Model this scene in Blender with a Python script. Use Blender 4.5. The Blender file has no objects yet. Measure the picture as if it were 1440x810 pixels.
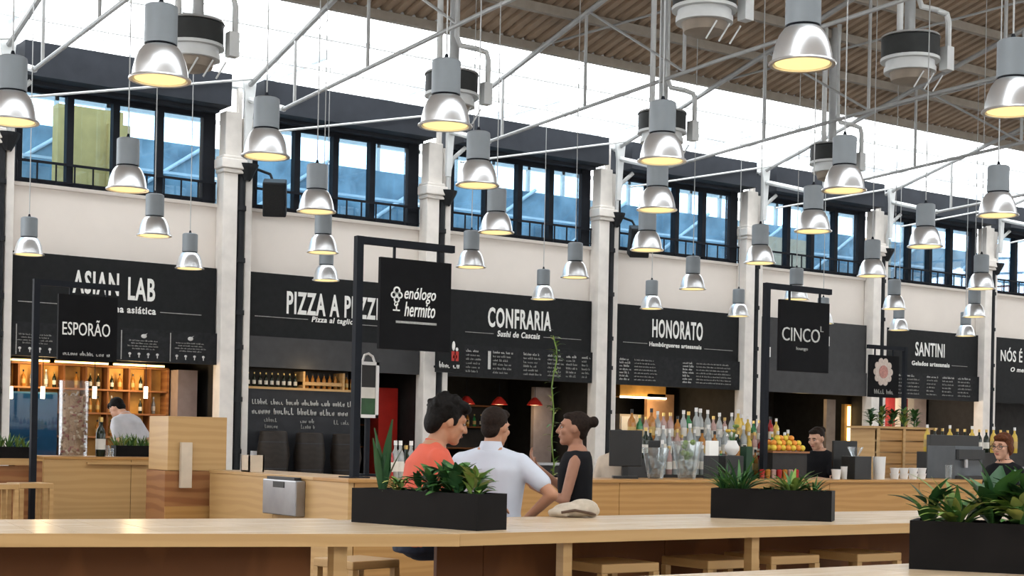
import bpy, bmesh, math, random
from mathutils import Vector, Matrix
random.seed(7)
S = bpy.context.scene
COL = S.collection
PI = math.pi
# ------------------------------------------------------------------ camera, sky, exposure
F, PX, PY, H0 = 2100.0, 720.0, 618.0, 1.5
ROLL = math.atan(0.02)
TH = math.atan2(3725 - 720, F)                  # the stall wall runs along +X, this far right of the view axis
VIEW = Vector((math.cos(TH), math.sin(TH), 0)); RIGHT = Vector((math.sin(TH), -math.cos(TH), 0)); UPV = Vector((0, 0, 1))
CR = RIGHT * math.cos(ROLL) + UPV * math.sin(ROLL)
CU = UPV * math.cos(ROLL) - RIGHT * math.sin(ROLL)
cam_d = bpy.data.cameras.new('camera'); cam = bpy.data.objects.new('camera', cam_d); COL.objects.link(cam)
cam_d.sensor_width = 36; cam_d.lens = 36 * F / 1440; cam_d.shift_y = (PY - 405) / 1440; cam_d.clip_end = 300
mw = Matrix((CR, CU, -VIEW)).transposed().to_4x4(); mw.translation = (0, 0, H0); cam.matrix_world = mw
S.camera = cam
w = bpy.data.worlds.new('overcast'); S.world = w; w.use_nodes = True
bgn = w.node_tree.nodes['Background']; bgn.inputs[0].default_value = (0.96, 0.98, 1.0, 1); bgn.inputs[1].default_value = 5.4
S.view_settings.view_transform = 'Standard'; S.view_settings.look = 'None'; S.view_settings.exposure = 0.0
S.view_settings.gamma = 1; S.view_settings.use_curve_mapping = False

O3 = Vector((0, 0, H0))
def ray(x, y): return VIEW + CR * ((x - PX) / F) - CU * ((y - PY) / F)
def onX(x, y, X): d = ray(x, y); return O3 + d * (X / d.x)
def onY(x, y, Y): d = ray(x, y); return O3 + d * (Y / d.y)
def onZ(x, y, Z): d = ray(x, y); return O3 + d * ((Z - H0) / d.z)

# ------------------------------------------------------------------ materials
MATS = {}
def mat(name, col=(0.8, 0.8, 0.8), rough=0.5, metal=0.0, emit=0.0, var=0.12, scale=6.0, bump=0.0, kind='noise', col2=None, spec=0.35, trans=0.0, ior=1.45, stretch=(1, 1, 1)):
    if name in MATS: return MATS[name]
    m = bpy.data.materials.new(name); m.use_nodes = True; MATS[name] = m
    nt = m.node_tree; N = nt.nodes; L = nt.links; b = N['Principled BSDF']
    b.inputs['Roughness'].default_value = rough; b.inputs['Metallic'].default_value = metal
    b.inputs['Specular IOR Level'].default_value = spec; b.inputs['IOR'].default_value = ior
    b.inputs['Transmission Weight'].default_value = trans
    tc = N.new('ShaderNodeTexCoord'); mp = N.new('ShaderNodeMapping'); mp.inputs['Scale'].default_value = stretch
    L.new(tc.outputs['Object'], mp.inputs['Vector'])
    if kind == 'wood':
        t = N.new('ShaderNodeTexWave'); t.bands_direction = 'Z'; t.inputs['Scale'].default_value = scale
        t.inputs['Distortion'].default_value = 7; t.inputs['Detail'].default_value = 3; t.inputs['Detail Scale'].default_value = 1.2
        out = t.outputs['Fac']
    else:
        t = N.new('ShaderNodeTexNoise'); t.inputs['Scale'].default_value = scale; t.inputs['Detail'].default_value = 5; out = t.outputs['Fac']
    L.new(mp.outputs['Vector'], t.inputs['Vector'])
    rmp = N.new('ShaderNodeValToRGB'); e = rmp.color_ramp.elements
    c2 = col2 or tuple(max(0, c * (1 - 2 * var)) for c in col)
    e[0].position = 0.25; e[0].color = (*c2, 1); e[1].position = 0.75; e[1].color = (*col, 1)
    L.new(out, rmp.inputs['Fac']); L.new(rmp.outputs['Color'], b.inputs['Base Color'])
    if emit:
        b.inputs['Emission Color'].default_value = (*col, 1); b.inputs['Emission Strength'].default_value = emit
    if bump:
        bp = N.new('ShaderNodeBump'); bp.inputs['Strength'].default_value = bump; bp.inputs['Distance'].default_value = 0.01
        L.new(out, bp.inputs['Height']); L.new(bp.outputs['Normal'], b.inputs['Normal'])
    return m
def glassmat(name, tint, gloss=0.12, rough=0.02, diffuse=0.0, dcol=(0.9, 0.9, 0.9)):
    if name in MATS: return MATS[name]
    m = bpy.data.materials.new(name); m.use_nodes = True; MATS[name] = m
    nt = m.node_tree; N = nt.nodes; L = nt.links; N.remove(N['Principled BSDF']); o = N['Material Output']
    tr = N.new('ShaderNodeBsdfTransparent'); tr.inputs[0].default_value = (*tint, 1)
    gl = N.new('ShaderNodeBsdfGlossy'); gl.inputs['Roughness'].default_value = rough; gl.inputs[0].default_value = (.95, .97, 1, 1)
    lw = N.new('ShaderNodeLayerWeight'); lw.inputs[0].default_value = 0.25
    mr = N.new('ShaderNodeMapRange'); mr.inputs['To Min'].default_value = gloss * .5; mr.inputs['To Max'].default_value = min(1, gloss * 3)
    L.new(lw.outputs['Fresnel'], mr.inputs['Value'])
    mx = N.new('ShaderNodeMixShader'); L.new(mr.outputs[0], mx.inputs[0]); L.new(tr.outputs[0], mx.inputs[1]); L.new(gl.outputs[0], mx.inputs[2])
    last = mx
    if diffuse:
        tl = N.new('ShaderNodeBsdfTranslucent'); tl.inputs[0].default_value = (*dcol, 1)
        nz = N.new('ShaderNodeTexNoise'); nz.inputs['Scale'].default_value = 3
        m2 = N.new('ShaderNodeMath'); m2.operation = 'MULTIPLY'; m2.inputs[1].default_value = diffuse * 2; L.new(nz.outputs['Fac'], m2.inputs[0])
        mx2 = N.new('ShaderNodeMixShader'); L.new(m2.outputs[0], mx2.inputs[0]); L.new(mx.outputs[0], mx2.inputs[1]); L.new(tl.outputs[0], mx2.inputs[2]); last = mx2
    L.new(last.outputs[0], o.inputs['Surface'])
    return m
PLASTER = mat('white_plaster', (0.76, 0.70, 0.64), .8, var=.04, scale=1.2, bump=.05)
STONE = mat('painted_stone', (0.80, 0.76, 0.71), .75, var=.08, scale=5, bump=.15)
BLACK = mat('black_board', (0.016, 0.017, 0.018), .7, spec=.2, var=.15, scale=9)
MENU = mat('menu_board', (0.024, 0.025, 0.027), .75, spec=.2, var=.25, scale=14)
STEELB = mat('dark_steel', (0.014, 0.016, 0.021), .7, .0, spec=.12, var=.1)
PIPEB = mat('dark_pipe', (0.022, 0.024, 0.027), .6, 0, spec=.2, var=.15)
FASC = mat('dark_gutter_panel', (0.035, 0.040, 0.050), .7, spec=.2, var=.15, scale=3)
WHITEP = mat('white_painted_steel', (0.62, 0.64, 0.64), .45, .1, var=.06)
GREYP = mat('grey_painted_steel', (0.42, 0.43, 0.43), .5, .2, var=.08)
ROOFM = mat('brown_roof_sheet', (0.40, 0.30, 0.215), .7, var=.12, scale=2.0, bump=.05)
PURL = mat('grey_brown_purlin', (0.36, 0.32, 0.27), .6, var=.1)
WOOD = mat('oak_veneer', (0.44, 0.235, 0.075), .5, kind='wood', col2=(0.39, 0.20, 0.06), scale=1.6, stretch=(.35, .35, 3))
WOODL = mat('pale_birch', (0.50, 0.31, 0.13), .45, kind='wood', col2=(0.455, 0.275, 0.11), scale=1.4, stretch=(.4, .4, 3))
WOODT = mat('varnished_table_top', (0.68, 0.53, 0.37), .25, kind='wood', col2=(0.60, 0.45, 0.29), scale=2.5, stretch=(.5, 4, .5))
WOODD = mat('brown_panel', (0.19, 0.075, 0.026), .6, spec=.2, kind='wood', col2=(0.14, 0.055, 0.02), scale=1.2, stretch=(2, 2, .3))
WOODM = mat('mid_brown_wood', (0.33, 0.15, 0.055), .5, kind='wood', col2=(0.25, 0.10, 0.035), scale=1.5, stretch=(.4, .4, 2))
PLANTB = mat('black_planter', (0.008, 0.007, 0.007), .7, spec=.15, var=.2)
LETTER = mat('white_lettering', (0.85, 0.85, 0.82), .6, var=.03)
CHALK = mat('chalk', (0.42, 0.42, 0.40), .9, var=.2, scale=40)
CHALKB = mat('bright_chalk', (0.62, 0.62, 0.60), .9, var=.15, scale=40)
LAMPH = mat('lamp_housing_grey', (0.22, 0.245, 0.265), .5, .2, var=.05)
ALU = mat('spun_aluminium', (0.82, 0.84, 0.86), .28, .85, var=.04, scale=2)
LAMPG = mat('lamp_glow', (1.0, 0.74, 0.32), .5, emit=1.15, var=.02)
DRUM = mat('dark_drum', (0.030, 0.033, 0.033), .6, var=.2)
WARM = mat('warm_light_strip', (1.0, 0.66, 0.24), .5, emit=5.0, var=.02)
WARMW = mat('warm_white_lamp', (1.0, 0.85, 0.6), .5, emit=7.0, var=.02)
AMBER = mat('amber_backboard', (0.75, 0.40, 0.10), .6, var=.2, scale=4)
GLASSW = glassmat('window_glass', (.66, .82, .93), .15)
SKYG = glassmat('roof_glazing', (.95, .96, .96), .03, .2, .10)
GLASS = glassmat('clear_glass', (.93, .95, .95), .16, .03, .06)
GLASSC = glassmat('thin_vase_glass', (.95, .96, .96), .05, .02)
SOIL = mat('soil', (0.03, 0.02, 0.012), .9, scale=30, var=.3)
LEAF = [mat('leaf_%s' % n, c, .45, var=.25, scale=9) for n, c in (('deep', (0.03, 0.10, 0.035)), ('mid', (0.075, 0.20, 0.05)), ('lime', (0.22, 0.34, 0.07)), ('yellow', (0.42, 0.45, 0.13)))]
FLOORM = mat('polished_concrete', (0.34, 0.32, 0.30), .45, var=.12, scale=1.5)
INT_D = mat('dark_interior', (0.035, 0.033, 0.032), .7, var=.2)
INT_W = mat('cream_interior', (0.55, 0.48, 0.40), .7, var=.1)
REDM = mat('red_enamel', (0.55, 0.03, 0.02), .35, var=.1)
STEEL = mat('brushed_steel', (0.36, 0.36, 0.37), .35, .9, var=.1)
WHITEC = mat('white_ceramic', (0.75, 0.74, 0.72), .35, var=.05)

# ------------------------------------------------------------------ mesh helpers
class MB:
    def __init__(s): s.bm = bmesh.new(); s.mi = 0
    def box(s, x0, x1, y0, y1, z0, z1, M=None):
        vs = [s.bm.verts.new(Vector((x, y, z)) if M is None else M @ Vector((x, y, z))) for x in (x0, x1) for y in (y0, y1) for z in (z0, z1)]
        for q in ((0, 1, 3, 2), (4, 6, 7, 5), (0, 4, 5, 1), (2, 3, 7, 6), (0, 2, 6, 4), (1, 5, 7, 3)): s.bm.faces.new([vs[i] for i in q])
        return s
    def cyl(s, p0, p1, r0, r1=None, n=10, cap=True):
        r1 = r0 if r1 is None else r1
        p0, p1 = Vector(p0), Vector(p1); d = (p1 - p0)
        if d.length < 1e-6: return s
        q = d.to_track_quat('Z', 'Y'); A = []; B = []
        for i in range(n):
            a = 2 * PI * i / n; o = q @ Vector((math.cos(a), math.sin(a), 0))
            A.append(s.bm.verts.new(p0 + o * r0)); B.append(s.bm.verts.new(p1 + o * r1))
        for i in range(n): s.bm.faces.new((A[i], A[(i + 1) % n], B[(i + 1) % n], B[i]))
        if cap: s.bm.faces.new(A[::-1]); s.bm.faces.new(B)
        return s
    def lathe(s, prof, n=20, c=(0, 0, 0), closed=False):
        rings = []; c = Vector(c)
        for r, z in prof:
            if r < 1e-5: rings.append([s.bm.verts.new(c + Vector((0, 0, z)))])
            else: rings.append([s.bm.verts.new(c + Vector((r * math.cos(2 * PI * i / n), r * math.sin(2 * PI * i / n), z))) for i in range(n)])
        pr = list(zip(rings, rings[1:]))
        for a, b in pr:
            for i in range(n):
                j = (i + 1) % n
                if len(a) == 1 and len(b) == 1: continue
                if len(a) == 1: s.bm.faces.new((a[0], b[j], b[i]))
                elif len(b) == 1: s.bm.faces.new((a[i], a[j], b[0]))
                else: s.bm.faces.new((a[i], a[j], b[j], b[i]))
        return s
    def tube(s, pts, r, n=8):
        pts = [Vector(p) for p in pts]; rings = []
        for k, p in enumerate(pts):
            d = (pts[min(k + 1, len(pts) - 1)] - pts[max(k - 1, 0)]).normalized(); q = d.to_track_quat('Z', 'Y')
            rr = r[k] if isinstance(r, (list, tuple)) else r
            rings.append([s.bm.verts.new(p + q @ Vector((math.cos(2 * PI * i / n) * rr, math.sin(2 * PI * i / n) * rr, 0))) for i in range(n)])
        for a, b in zip(rings, rings[1:]):
            # match ring phase
            off = min(range(n), key=lambda o: (a[0].co - b[o].co).length)
            for i in range(n): s.bm.faces.new((a[i], a[(i + 1) % n], b[(i + 1 + off) % n], b[(i + off) % n]))
        s.bm.faces.new(rings[0][::-1]); s.bm.faces.new(rings[-1])
        return s
    def ball(s, c, r, n=12, m=8):
        r = r if isinstance(r, (tuple, list)) else (r, r, r); c = Vector(c)
        rings = []
        for k in range(m + 1):
            t = PI * k / m; z = math.cos(t); q = math.sin(t)
            if k in (0, m): rings.append([s.bm.verts.new(c + Vector((0, 0, z * r[2])))])
            else: rings.append([s.bm.verts.new(c + Vector((q * math.cos(2 * PI * i / n) * r[0], q * math.sin(2 * PI * i / n) * r[1], z * r[2]))) for i in range(n)])
        for a, b in zip(rings, rings[1:]):
            for i in range(n):
                j = (i + 1) % n
                if len(a) == 1: s.bm.faces.new((a[0], b[i], b[j]))
                elif len(b) == 1: s.bm.faces.new((a[j], a[i], b[0]))
                else: s.bm.faces.new((a[i], b[i], b[j], a[j]))
        return s
    def mesh(s, name, m, smooth=False):
        bmesh.ops.recalc_face_normals(s.bm, faces=s.bm.faces[:])
        me = bpy.data.meshes.new(name); s.bm.to_mesh(me); s.bm.free(); me.materials.append(m)
        if smooth:
            for p in me.polygons: p.use_smooth = True
            try: me.set_sharp_from_angle(angle=math.radians(40))
            except Exception: pass
        return me
    def build(s, name, m, parent=None, smooth=False, bevel=0.0):
        return link(name, s.mesh(name, m, smooth), parent, bevel=bevel)
def link(name, me, parent=None, loc=None, rot=None, bevel=0.0):
    o = bpy.data.objects.new(name, me); COL.objects.link(o)
    if parent is not None: o.parent = parent
    if loc is not None: o.location = loc
    if rot is not None: o.rotation_euler = rot
    if bevel:
        b = o.modifiers.new('bevel', 'BEVEL'); b.width = bevel; b.segments = 2; b.limit_method = 'ANGLE'
    return o
def tag(o, label, cat, group=None, kind=None):
    o['label'] = label
    if cat: o['category'] = cat
    if group: o['group'] = group
    if kind: o['kind'] = kind
    return o
def thing(name, label, cat, loc=(0, 0, 0), rz=0.0, group=None):
    o = bpy.data.objects.new(name, None); COL.objects.link(o); o.empty_display_size = .1
    o.location = loc; o.rotation_euler = (0, 0, rz)
    return tag(o, label, cat, group)
def copy_tree(o, parent=None):
    c = o.copy(); COL.objects.link(c); c.parent = parent
    for ch in o.children: copy_tree(ch, c)
    return c
def struct(name, mb, m, label, parent=None, bevel=0):
    o = mb.build(name, m, parent, bevel=bevel)
    if parent is None: o['kind'] = 'structure'; o['label'] = label
    return o
def setstruct(o, label): o['kind'] = 'structure'; o['label'] = label; return o
def text_mesh(txt, size, ext=0.006, xs=1.0, bold=0.0, align='CENTER', m=None, shear=0.0, space=1.0):
    cu = bpy.data.curves.new('lettering', 'FONT'); cu.body = txt; cu.size = size; cu.align_x = align; cu.align_y = 'CENTER'
    cu.extrude = ext; cu.offset = bold; cu.resolution_u = 3; cu.shear = shear; cu.space_character = space
    ob = bpy.data.objects.new('lettering', cu); COL.objects.link(ob)
    dg = bpy.context.evaluated_depsgraph_get(); me = bpy.data.meshes.new_from_object(ob.evaluated_get(dg))
    bpy.data.objects.remove(ob); me.name = 'lettering'
    # stand it up facing -Y: x right, y -> z
    for v in me.vertices: v.co = Vector((v.co.x * xs, -v.co.z, v.co.y))
    me.materials.clear(); me.materials.append(m or LETTER)
    return me
def put_text(txt, parent, loc, size, xs=1.0, bold=0.0, m=None, name='lettering', ext=.006, shear=0, space=1.0, align='CENTER'):
    return link(name, text_mesh(txt, size, ext, xs, bold, align, m, shear, space), parent, loc)
def scribble(parent, name, x0, x1, z, h, y, m, rnd, words=True):
    """a row of illegible small words, as raised chalk strokes (x from x0 to x1)"""
    mb = MB(); x = x0
    while x < x1 - h * .5:
        wl = min(x1 - x, h * rnd.uniform(1.2, 3.2)) if words else x1 - x
        n = max(1, int(wl / (h * .45)))
        for k in range(n):
            cx = x + (k + .5) * wl / n; hh = h * rnd.choice((.45, .5, .55, .8, .95)); ww = wl / n * .36
            mb.box(cx - ww, cx + ww, y, y + .004, z - h * .3, z - h * .3 + h * .16)
            mb.box(cx - ww, cx - ww * .3, y, y + .004, z - h * .3, z - h * .3 + hh)
            if rnd.random() < .7: mb.box(cx + ww * .3, cx + ww, y, y + .004, z - h * .3, z + h * .25)
        x += wl + h * .45
    o = mb.build(name, m, parent); o['kind'] = 'stuff'
    return o

# ------------------------------------------------------------------ the hall shell
YW = 24.1; BAY = 4.09; X0 = 10.82
def cx(i): return X0 + BAY * i
XA, XB = 2.0, 40.0
SLOPE = .25
def roofz(y): return 7.62 + SLOPE * (YW - y)
struct('floor', MB().box(-12, 64, -16.4, 28.4, -.12, 0), FLOORM, 'grey polished concrete hall floor')
wl = struct('wall_left', MB().box(XA, XB, YW + .02, YW + .3, 4.30, 5.40).box(XA, XB, YW - .03, YW + .34, 5.40, 5.46), PLASTER, 'off-white plaster wall above the stall signs')
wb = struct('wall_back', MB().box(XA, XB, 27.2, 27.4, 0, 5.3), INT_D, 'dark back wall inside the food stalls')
struct('wall_gallery', MB().box(XA, XB, 28.2, 28.35, 5.3, 7.25), mat('gallery_blue_wall', (0.22, 0.34, 0.42), .5, scale=1.6, col2=(.035, .085, .13)), 'blue grey back wall of the upper gallery')
struct('floor_gallery', MB().box(XA, XB, YW + .31, 28.2, 5.2, 5.3), GREYP, 'concrete slab of the upper gallery')
# gallery: back glazing frame and ochre panel seen through the panes
gm = MB()
for k in range(40):
    x = XA + k * 1.0; gm.box(x, x + .08, 28.2, 28.28, 7.25, 8.6)
gm.box(XA, XB, 28.2, 28.3, 7.75, 7.83).box(XA, XB, 28.2, 28.3, 8.5, 8.6)
struct('trim_1', gm, GREYP, 'grey steel frame of the gallery outer glazing')
gb = MB()
for k in range(14):
    x = XA + k * 2.7; gb.cyl((x, 28.2, 5.9), (x + 2.0, 28.15, 7.3), .04); gb.box(x, x + .1, YW + .5, 28.2, 8.45, 8.6)
    gb.box(x, x + 2.7, 27.8, 27.85, 6.55, 6.6)
struct('trim_2', gb, mat('pale_blue_steel', (.45, .55, .62), .5), 'pale blue steel braces in the gallery')
tag(MB().box(8.55, 9.75, 26.6, 26.9, 5.3, 7.35).box(9.45, 9.85, 26.5, 26.9, 5.3, 7.1).build('display_wall', mat('ochre_panel', (.50, .34, .12), .7)), 'ochre partition standing in the upper gallery behind glass', 'partition')
tag(MB().box(26.0, 27.3, 26.4, 26.7, 5.3, 6.6).box(29.6, 30.2, 26.2, 26.9, 5.3, 6.9).build('display_wall', mat('pale_panel', (.55, .42, .30), .7)), 'beige partition blocks in the gallery above the ice cream stall', 'partition')
tag(MB().box(31.7, 37.0, 24.55, 24.62, 5.46, 5.78).build('banner', REDM), 'red banner along the gallery railing above the last stall', 'banner')

# roof deck: corrugated sheets + purlins, children of the ceiling
YS = 21.2
YR = 4.0
def roofz2(y): return roofz(YR) - SLOPE * (YR - y)
def slab(mb, x0, x1, ya, yb, za, zb, t=.08):
    v = [[mb.bm.verts.new((x, y, z + d)) for y, z in ((ya, za), (yb, zb))] for x in (x0, x1) for d in (0, t)]
    for q in ((v[0][0], v[0][1], v[2][1], v[2][0]), (v[1][0], v[3][0], v[3][1], v[1][1]), (v[0][0], v[2][0], v[3][0], v[1][0]), (v[0][1], v[1][1], v[3][1], v[2][1]), (v[0][0], v[1][0], v[1][1], v[0][1]), (v[2][0], v[2][1], v[3][1], v[3][0])): mb.bm.faces.new(q)
    return mb
ceil = struct('ceiling', slab(MB(), XA - 14, 64, 1.6, -12.0, roofz2(1.6), roofz2(-12.0)).box(XA - 14, 64, 6.1, 6.3, roofz(6.2) - .2, roofz(6.2) + .1).box(XA - 14, 64, 3.9, 4.1, roofz(4) - .2, roofz(4)), ROOFM, 'brown corrugated pitched roof of the hall')
def sheet_mesh(wd, y0, y1, pitch=.22):
    bm = bmesh.new(); n = int(round(wd / pitch)); prof = []
    for k in range(n):
        x = k * pitch
        prof += [(x, 0), (x + pitch * .5, 0), (x + pitch * .62, .055), (x + pitch * .88, .055)]
    prof.append((wd, 0)); A = []; B = []
    for x, z in prof:
        A.append(bm.verts.new((x, y0, roofz(y0) + z + .06))); B.append(bm.verts.new((x, y1, roofz(y1) + z + .06)))
    for i in range(len(prof) - 1): bm.faces.new((A[i], A[i + 1], B[i + 1], B[i]))
    me = bpy.data.meshes.new('roof_sheet'); bm.to_mesh(me); bm.free(); me.materials.append(ROOFM); return me
sm = sheet_mesh(1.1, YS, 12.5); sm2 = sheet_mesh(1.1, 12.55, 6.2)
for k in range(68):
    x = -11.5 + k * 1.1
    link('roof_sheet', sm, ceil, (x, 0, 0)); link('roof_sheet', sm2, ceil, (x, 0, .012))
for k in range(13):
    y = YS - .05 - k * 1.15; z = roofz(y)
    MB().box(XA - 13, 63, y - .05, y + .05, z - .10, z + .05).build('purlin', PURL, ceil)
for y in (23.1, 22.1):
    z = roofz(y); MB().box(XA - 6, XB + 20, y - .02, y + .02, z - .07, z).build('purlin', WHITEP, ceil)
# translucent glazing strip, a pane between each pair of glazing bars
sky = struct('window_1', MB().box(XA - 6, XB + 20, YW - .05, YW + .1, 7.52, 7.64).box(XA - 6, XB + 20, YS - .03, YS + .06, roofz(YS) - .02, roofz(YS) + .16), WHITEP, 'translucent glazed roof strip along the eaves')
bm = bmesh.new(); vs = [bm.verts.new((x, y, roofz(y) + .03)) for x, y in ((0, YW), (1.0, YW), (1.0, YS), (0, YS))]; bm.faces.new(vs)
pane = bpy.data.meshes.new('pane'); bm.to_mesh(pane); bm.free(); pane.materials.append(SKYG)
barm = MB(); 
for a, b in ((YW, YS),): barm.tube([(0, a, roofz(a) + .03), (0, b, roofz(b) + .03)], .008, 6)
barm = barm.mesh('glazing_bar', WHITEP)
for k in range(58):
    x = -4 + k * 1.0225
    o = link('pane', pane, sky, (x, 0, 0)); link('glazing_bar', barm, sky, (x, 0, 0))

# the rest of the hall, behind and beside the camera
struct('wall_right', MB().box(-12, 64, -16.4, -16.1, 0, 4.6).box(-12, 64, -16.4, -16.1, 7.2, 7.6), PLASTER, 'plaster wall on the other side of the hall')
wm = MB()
for k in range(19): wm.box(-12 + k * 4.09, -11.7 + k * 4.09, -16.35, -16.15, 4.6, 7.2)
struct('window_20', wm, STEELB, 'dark framed windows on the other side of the hall')
struct('wall_front', MB().box(-12.2, -12, -16.4, YW + .3, 0, 7.6), PLASTER, 'plaster end wall of the hall behind the camera')
struct('wall_end', MB().box(64, 64.2, -16.4, 28.4, 0, 7.6), PLASTER, 'plaster far end wall of the hall')
struct('window_21', slab(slab(slab(MB(), -12, 64, 6.1, 4.05, roofz(6.1) + .05, roofz(4) + .05, .01), -12, 64, 3.95, 1.6, roofz2(3.95) + .05, roofz2(1.6) + .05, .01), -12, 64, -12.0, -16.1, roofz2(-12), roofz2(-16.1), .01), SKYG, 'glazed ridge lantern and far roof strip')

# ------------------------------------------------------------------ columns, gutter panels, gallery windows, stalls' fascia backing
STALLS = {-1: 'ASIAN LAB', 0: 'PIZZA', 1: 'CONFRARIA', 2: 'HONORATO', 3: 'blank dark', 4: 'SANTINI', 5: 'cake'}
def between(i):
    a, b = STALLS.get(i - 1), STALLS.get(i)
    if a and b: return 'between the %s stall and the %s stall' % (a, b)
    return 'left of the ASIAN LAB stall' if b else 'right of the cake stall'
for i in range(-1, 7):
    x = cx(i)
    c = thing('column', 'white stone pilaster with capital block %s' % between(i), 'column', (x, YW, 0))
    MB().box(-.30, -.03, -.28, .01, 0, 5.98).box(.15, .28, -.2, .01, 0, 5.98).box(-.06, .2, -.12, .01, 0, 5.98).build('shaft', STONE, c, bevel=.015)
    MB().box(-.33, .06, -.33, .01, 5.98, 6.05).box(-.37, .10, -.37, .01, 6.05, 6.22).box(-.33, .06, -.33, .01, 6.22, 6.28).build('capital', STONE, c, bevel=.02)
    MB().box(-.27, .04, -.26, .01, 6.28, 7.04).box(.10, .28, -.18, .01, 5.98, 6.98).box(.03, .11, -.1, .01, 5.98, 7.5).build('pier', STONE, c, bevel=.015)
    sb = MB()
    A = [(-.05, 7.62), (.2, 7.62), (.15, 7.1), (.1, 6.4), (0, 6.4), (.0, 7.2)]
    bmv = [[sb.bm.verts.new((a, yy, z)) for a, z in A] for yy in (-.46, -.40)]
    sb.bm.faces.new(bmv[0]); sb.bm.faces.new(bmv[1][::-1])
    for k in range(6): sb.bm.faces.new((bmv[0][k], bmv[1][k], bmv[1][(k + 1) % 6], bmv[0][(k + 1) % 6]))
    sb.build('bracket_plate', WHITEP, c)
    PX0 = Vector((.06, -.22, 0))
    d = MB().cyl(PX0, PX0 + Vector((0, 0, 6.0)), .065, n=12).build('downpipe', PIPEB, c, smooth=True)
    cm = MB().cyl((0, 0, -.04), (0, 0, .04), .09, n=12).mesh('pipe_collar', PIPEB)
    for z in (1.2, 2.1, 3.0, 3.6, 4.5, 5.4): link('pipe_collar', cm, d, (PX0.x, PX0.y, z))
    hop = MB().lathe([(.07, 0), (.10, .05), (.19, .22), (.21, .28), (.0, .28)], 14).build('rain_hopper', PIPEB, d); hop.location = (.14, -.24, 5.88)
    MB().tube([(.16, -.24, 6.1), (.17, -.25, 6.5), (.24, -.3, 6.78), (.45, -.4, 7.0)], .04).build('swan_neck', WHITEP, d, smooth=True)
for i in range(-2, 7):
    xa, xb = cx(i) + .34, cx(i + 1) - .36
    bname = STALLS.get(i, 'next')
    if xb < 3: continue
    tag(MB().box(cx(i) + .30, cx(i + 1) - .30, YW - .55, YW + .3, 7.06, 7.60).box(xa, xb, YW - .2, YW + .3, 7.0, 7.06).build('gutter_panel', FASC), 'dark sheet metal gutter panel high above the %s stall' % bname if i > -2 else 'dark sheet metal gutter panel beyond the first column', 'gutter', 'gutter panels')
    wn = thing('window_%d' % (i + 4), 'dark framed gallery window over the %s stall' % bname, None); wn['kind'] = 'structure'
    fm = MB().box(xa, xb, YW - .02, YW + .08, 5.46, 5.52).box(xa, xb, YW - .02, YW + .08, 6.92, 7.0)
    fm.box(xa, xa + .10, YW - .04, YW + .12, 5.46, 7.0).box(xb - .22, xb, YW - .04, YW + .12, 5.46, 7.0)
    fm.build('window_frame', STEELB, wn)
    p0, p1 = xa + .10, xb - .22; pw = (p1 - p0) / 4
    for k in range(4):
        if k: MB().box(p0 + k * pw - .055, p0 + k * pw + .055, YW - .05, YW + .10, 5.52, 6.92).build('mullion', STEELB, wn)
        MB().box(p0 + k * pw + .03, p0 + (k + 1) * pw - .03, YW + .03, YW + .045, 5.52, 6.92).build('pane', GLASSW, wn)
    r = thing('railing', 'thin black steel railing across the gallery window over the %s stall' % bname, 'railing', (0, YW - .10, 0), group='gallery railings')
    MB().box(xa, xb, -.015, .015, 5.78, 5.82).build('top_rail', STEELB, r)
    MB().box(xa, xb, -.01, .01, 5.50, 5.52).build('bottom_rail', STEELB, r)
    bal = MB().box(-.012, .012, -.01, .01, 5.46, 5.79).mesh('baluster', STEELB)
    nb = 11
    for k in range(nb + 1): link('baluster', bal, r, (xa + .02 + k * (xb - xa - .04) / nb, 0, 0))
# speakers on columns
for i in (0, 2):
    s_ = thing('loudspeaker', 'black tilted loudspeaker on the column before the %s stall' % STALLS[i], 'speaker', (cx(i) + .56, YW - .50, 5.6), -.5)
    bx = MB().box(-.20, .20, -.18, .18, -.30, .30).build('cabinet', PIPEB, s_, bevel=.02); bx.rotation_euler = (.35, 0, 0)
    gr = MB().box(-.17, .17, -.19, -.178, -.27, .27).build('grille', mat('speaker_grille', (.02, .02, .02), .8, scale=80, var=.4), s_); gr.rotation_euler = (.35, 0, 0)
    MB().tube([(0, .1, .2), (-.1, .25, .45), (-.35, .35, .55)], .025).build('bracket', PIPEB, s_)

# ------------------------------------------------------------------ trusses
def truss(i):
    x = cx(i)
    t = thing('roof_truss', 'white tubular steel roof truss springing from a column', 'truss', (x + .08, 0, 0), group='roof trusses')
    def rz(y): return roofz(y) - .16
    MB().tube([(0, YW - .25, 7.45), (0, 10.5, rz(10.5)), (0, 4, rz(4)), (0, -15.5, roofz2(-15.5) - .16)], .046).build('rafter', GREYP, t, smooth=True)
    MB().tube([(0, YW - .4, 7.25), (0, 22.33, 6.86)], .05).build('strut', WHITEP, t, smooth=True)
    MB().tube([(0, 22.33, 6.86), (0, 16.3, 7.14), (0, 10.5, 7.3), (0, 4, 7.4), (0, -15.5, 7.0)], .032).build('tie_beam', GREYP, t, smooth=True)
    for y in (21.95, 19.55, 17.1, 14.4, 11.6, 8.5):
        zb = 6.88 + (22.3 - y) * .047
        MB().cyl((0, y, zb), (0, y, rz(y)), .028, n=8).build('post', GREYP, t, smooth=True)
    for ya, yb in ((19.55, 17.1), (14.4, 11.6)):
        za = rz(ya); zb = 6.88 + (22.3 - yb) * .047
        MB().cyl((0, ya, za), (0, yb, zb), .022, n=6).build('diagonal', GREYP, t, smooth=True)
for i in range(-2, 9): truss(i)
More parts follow.
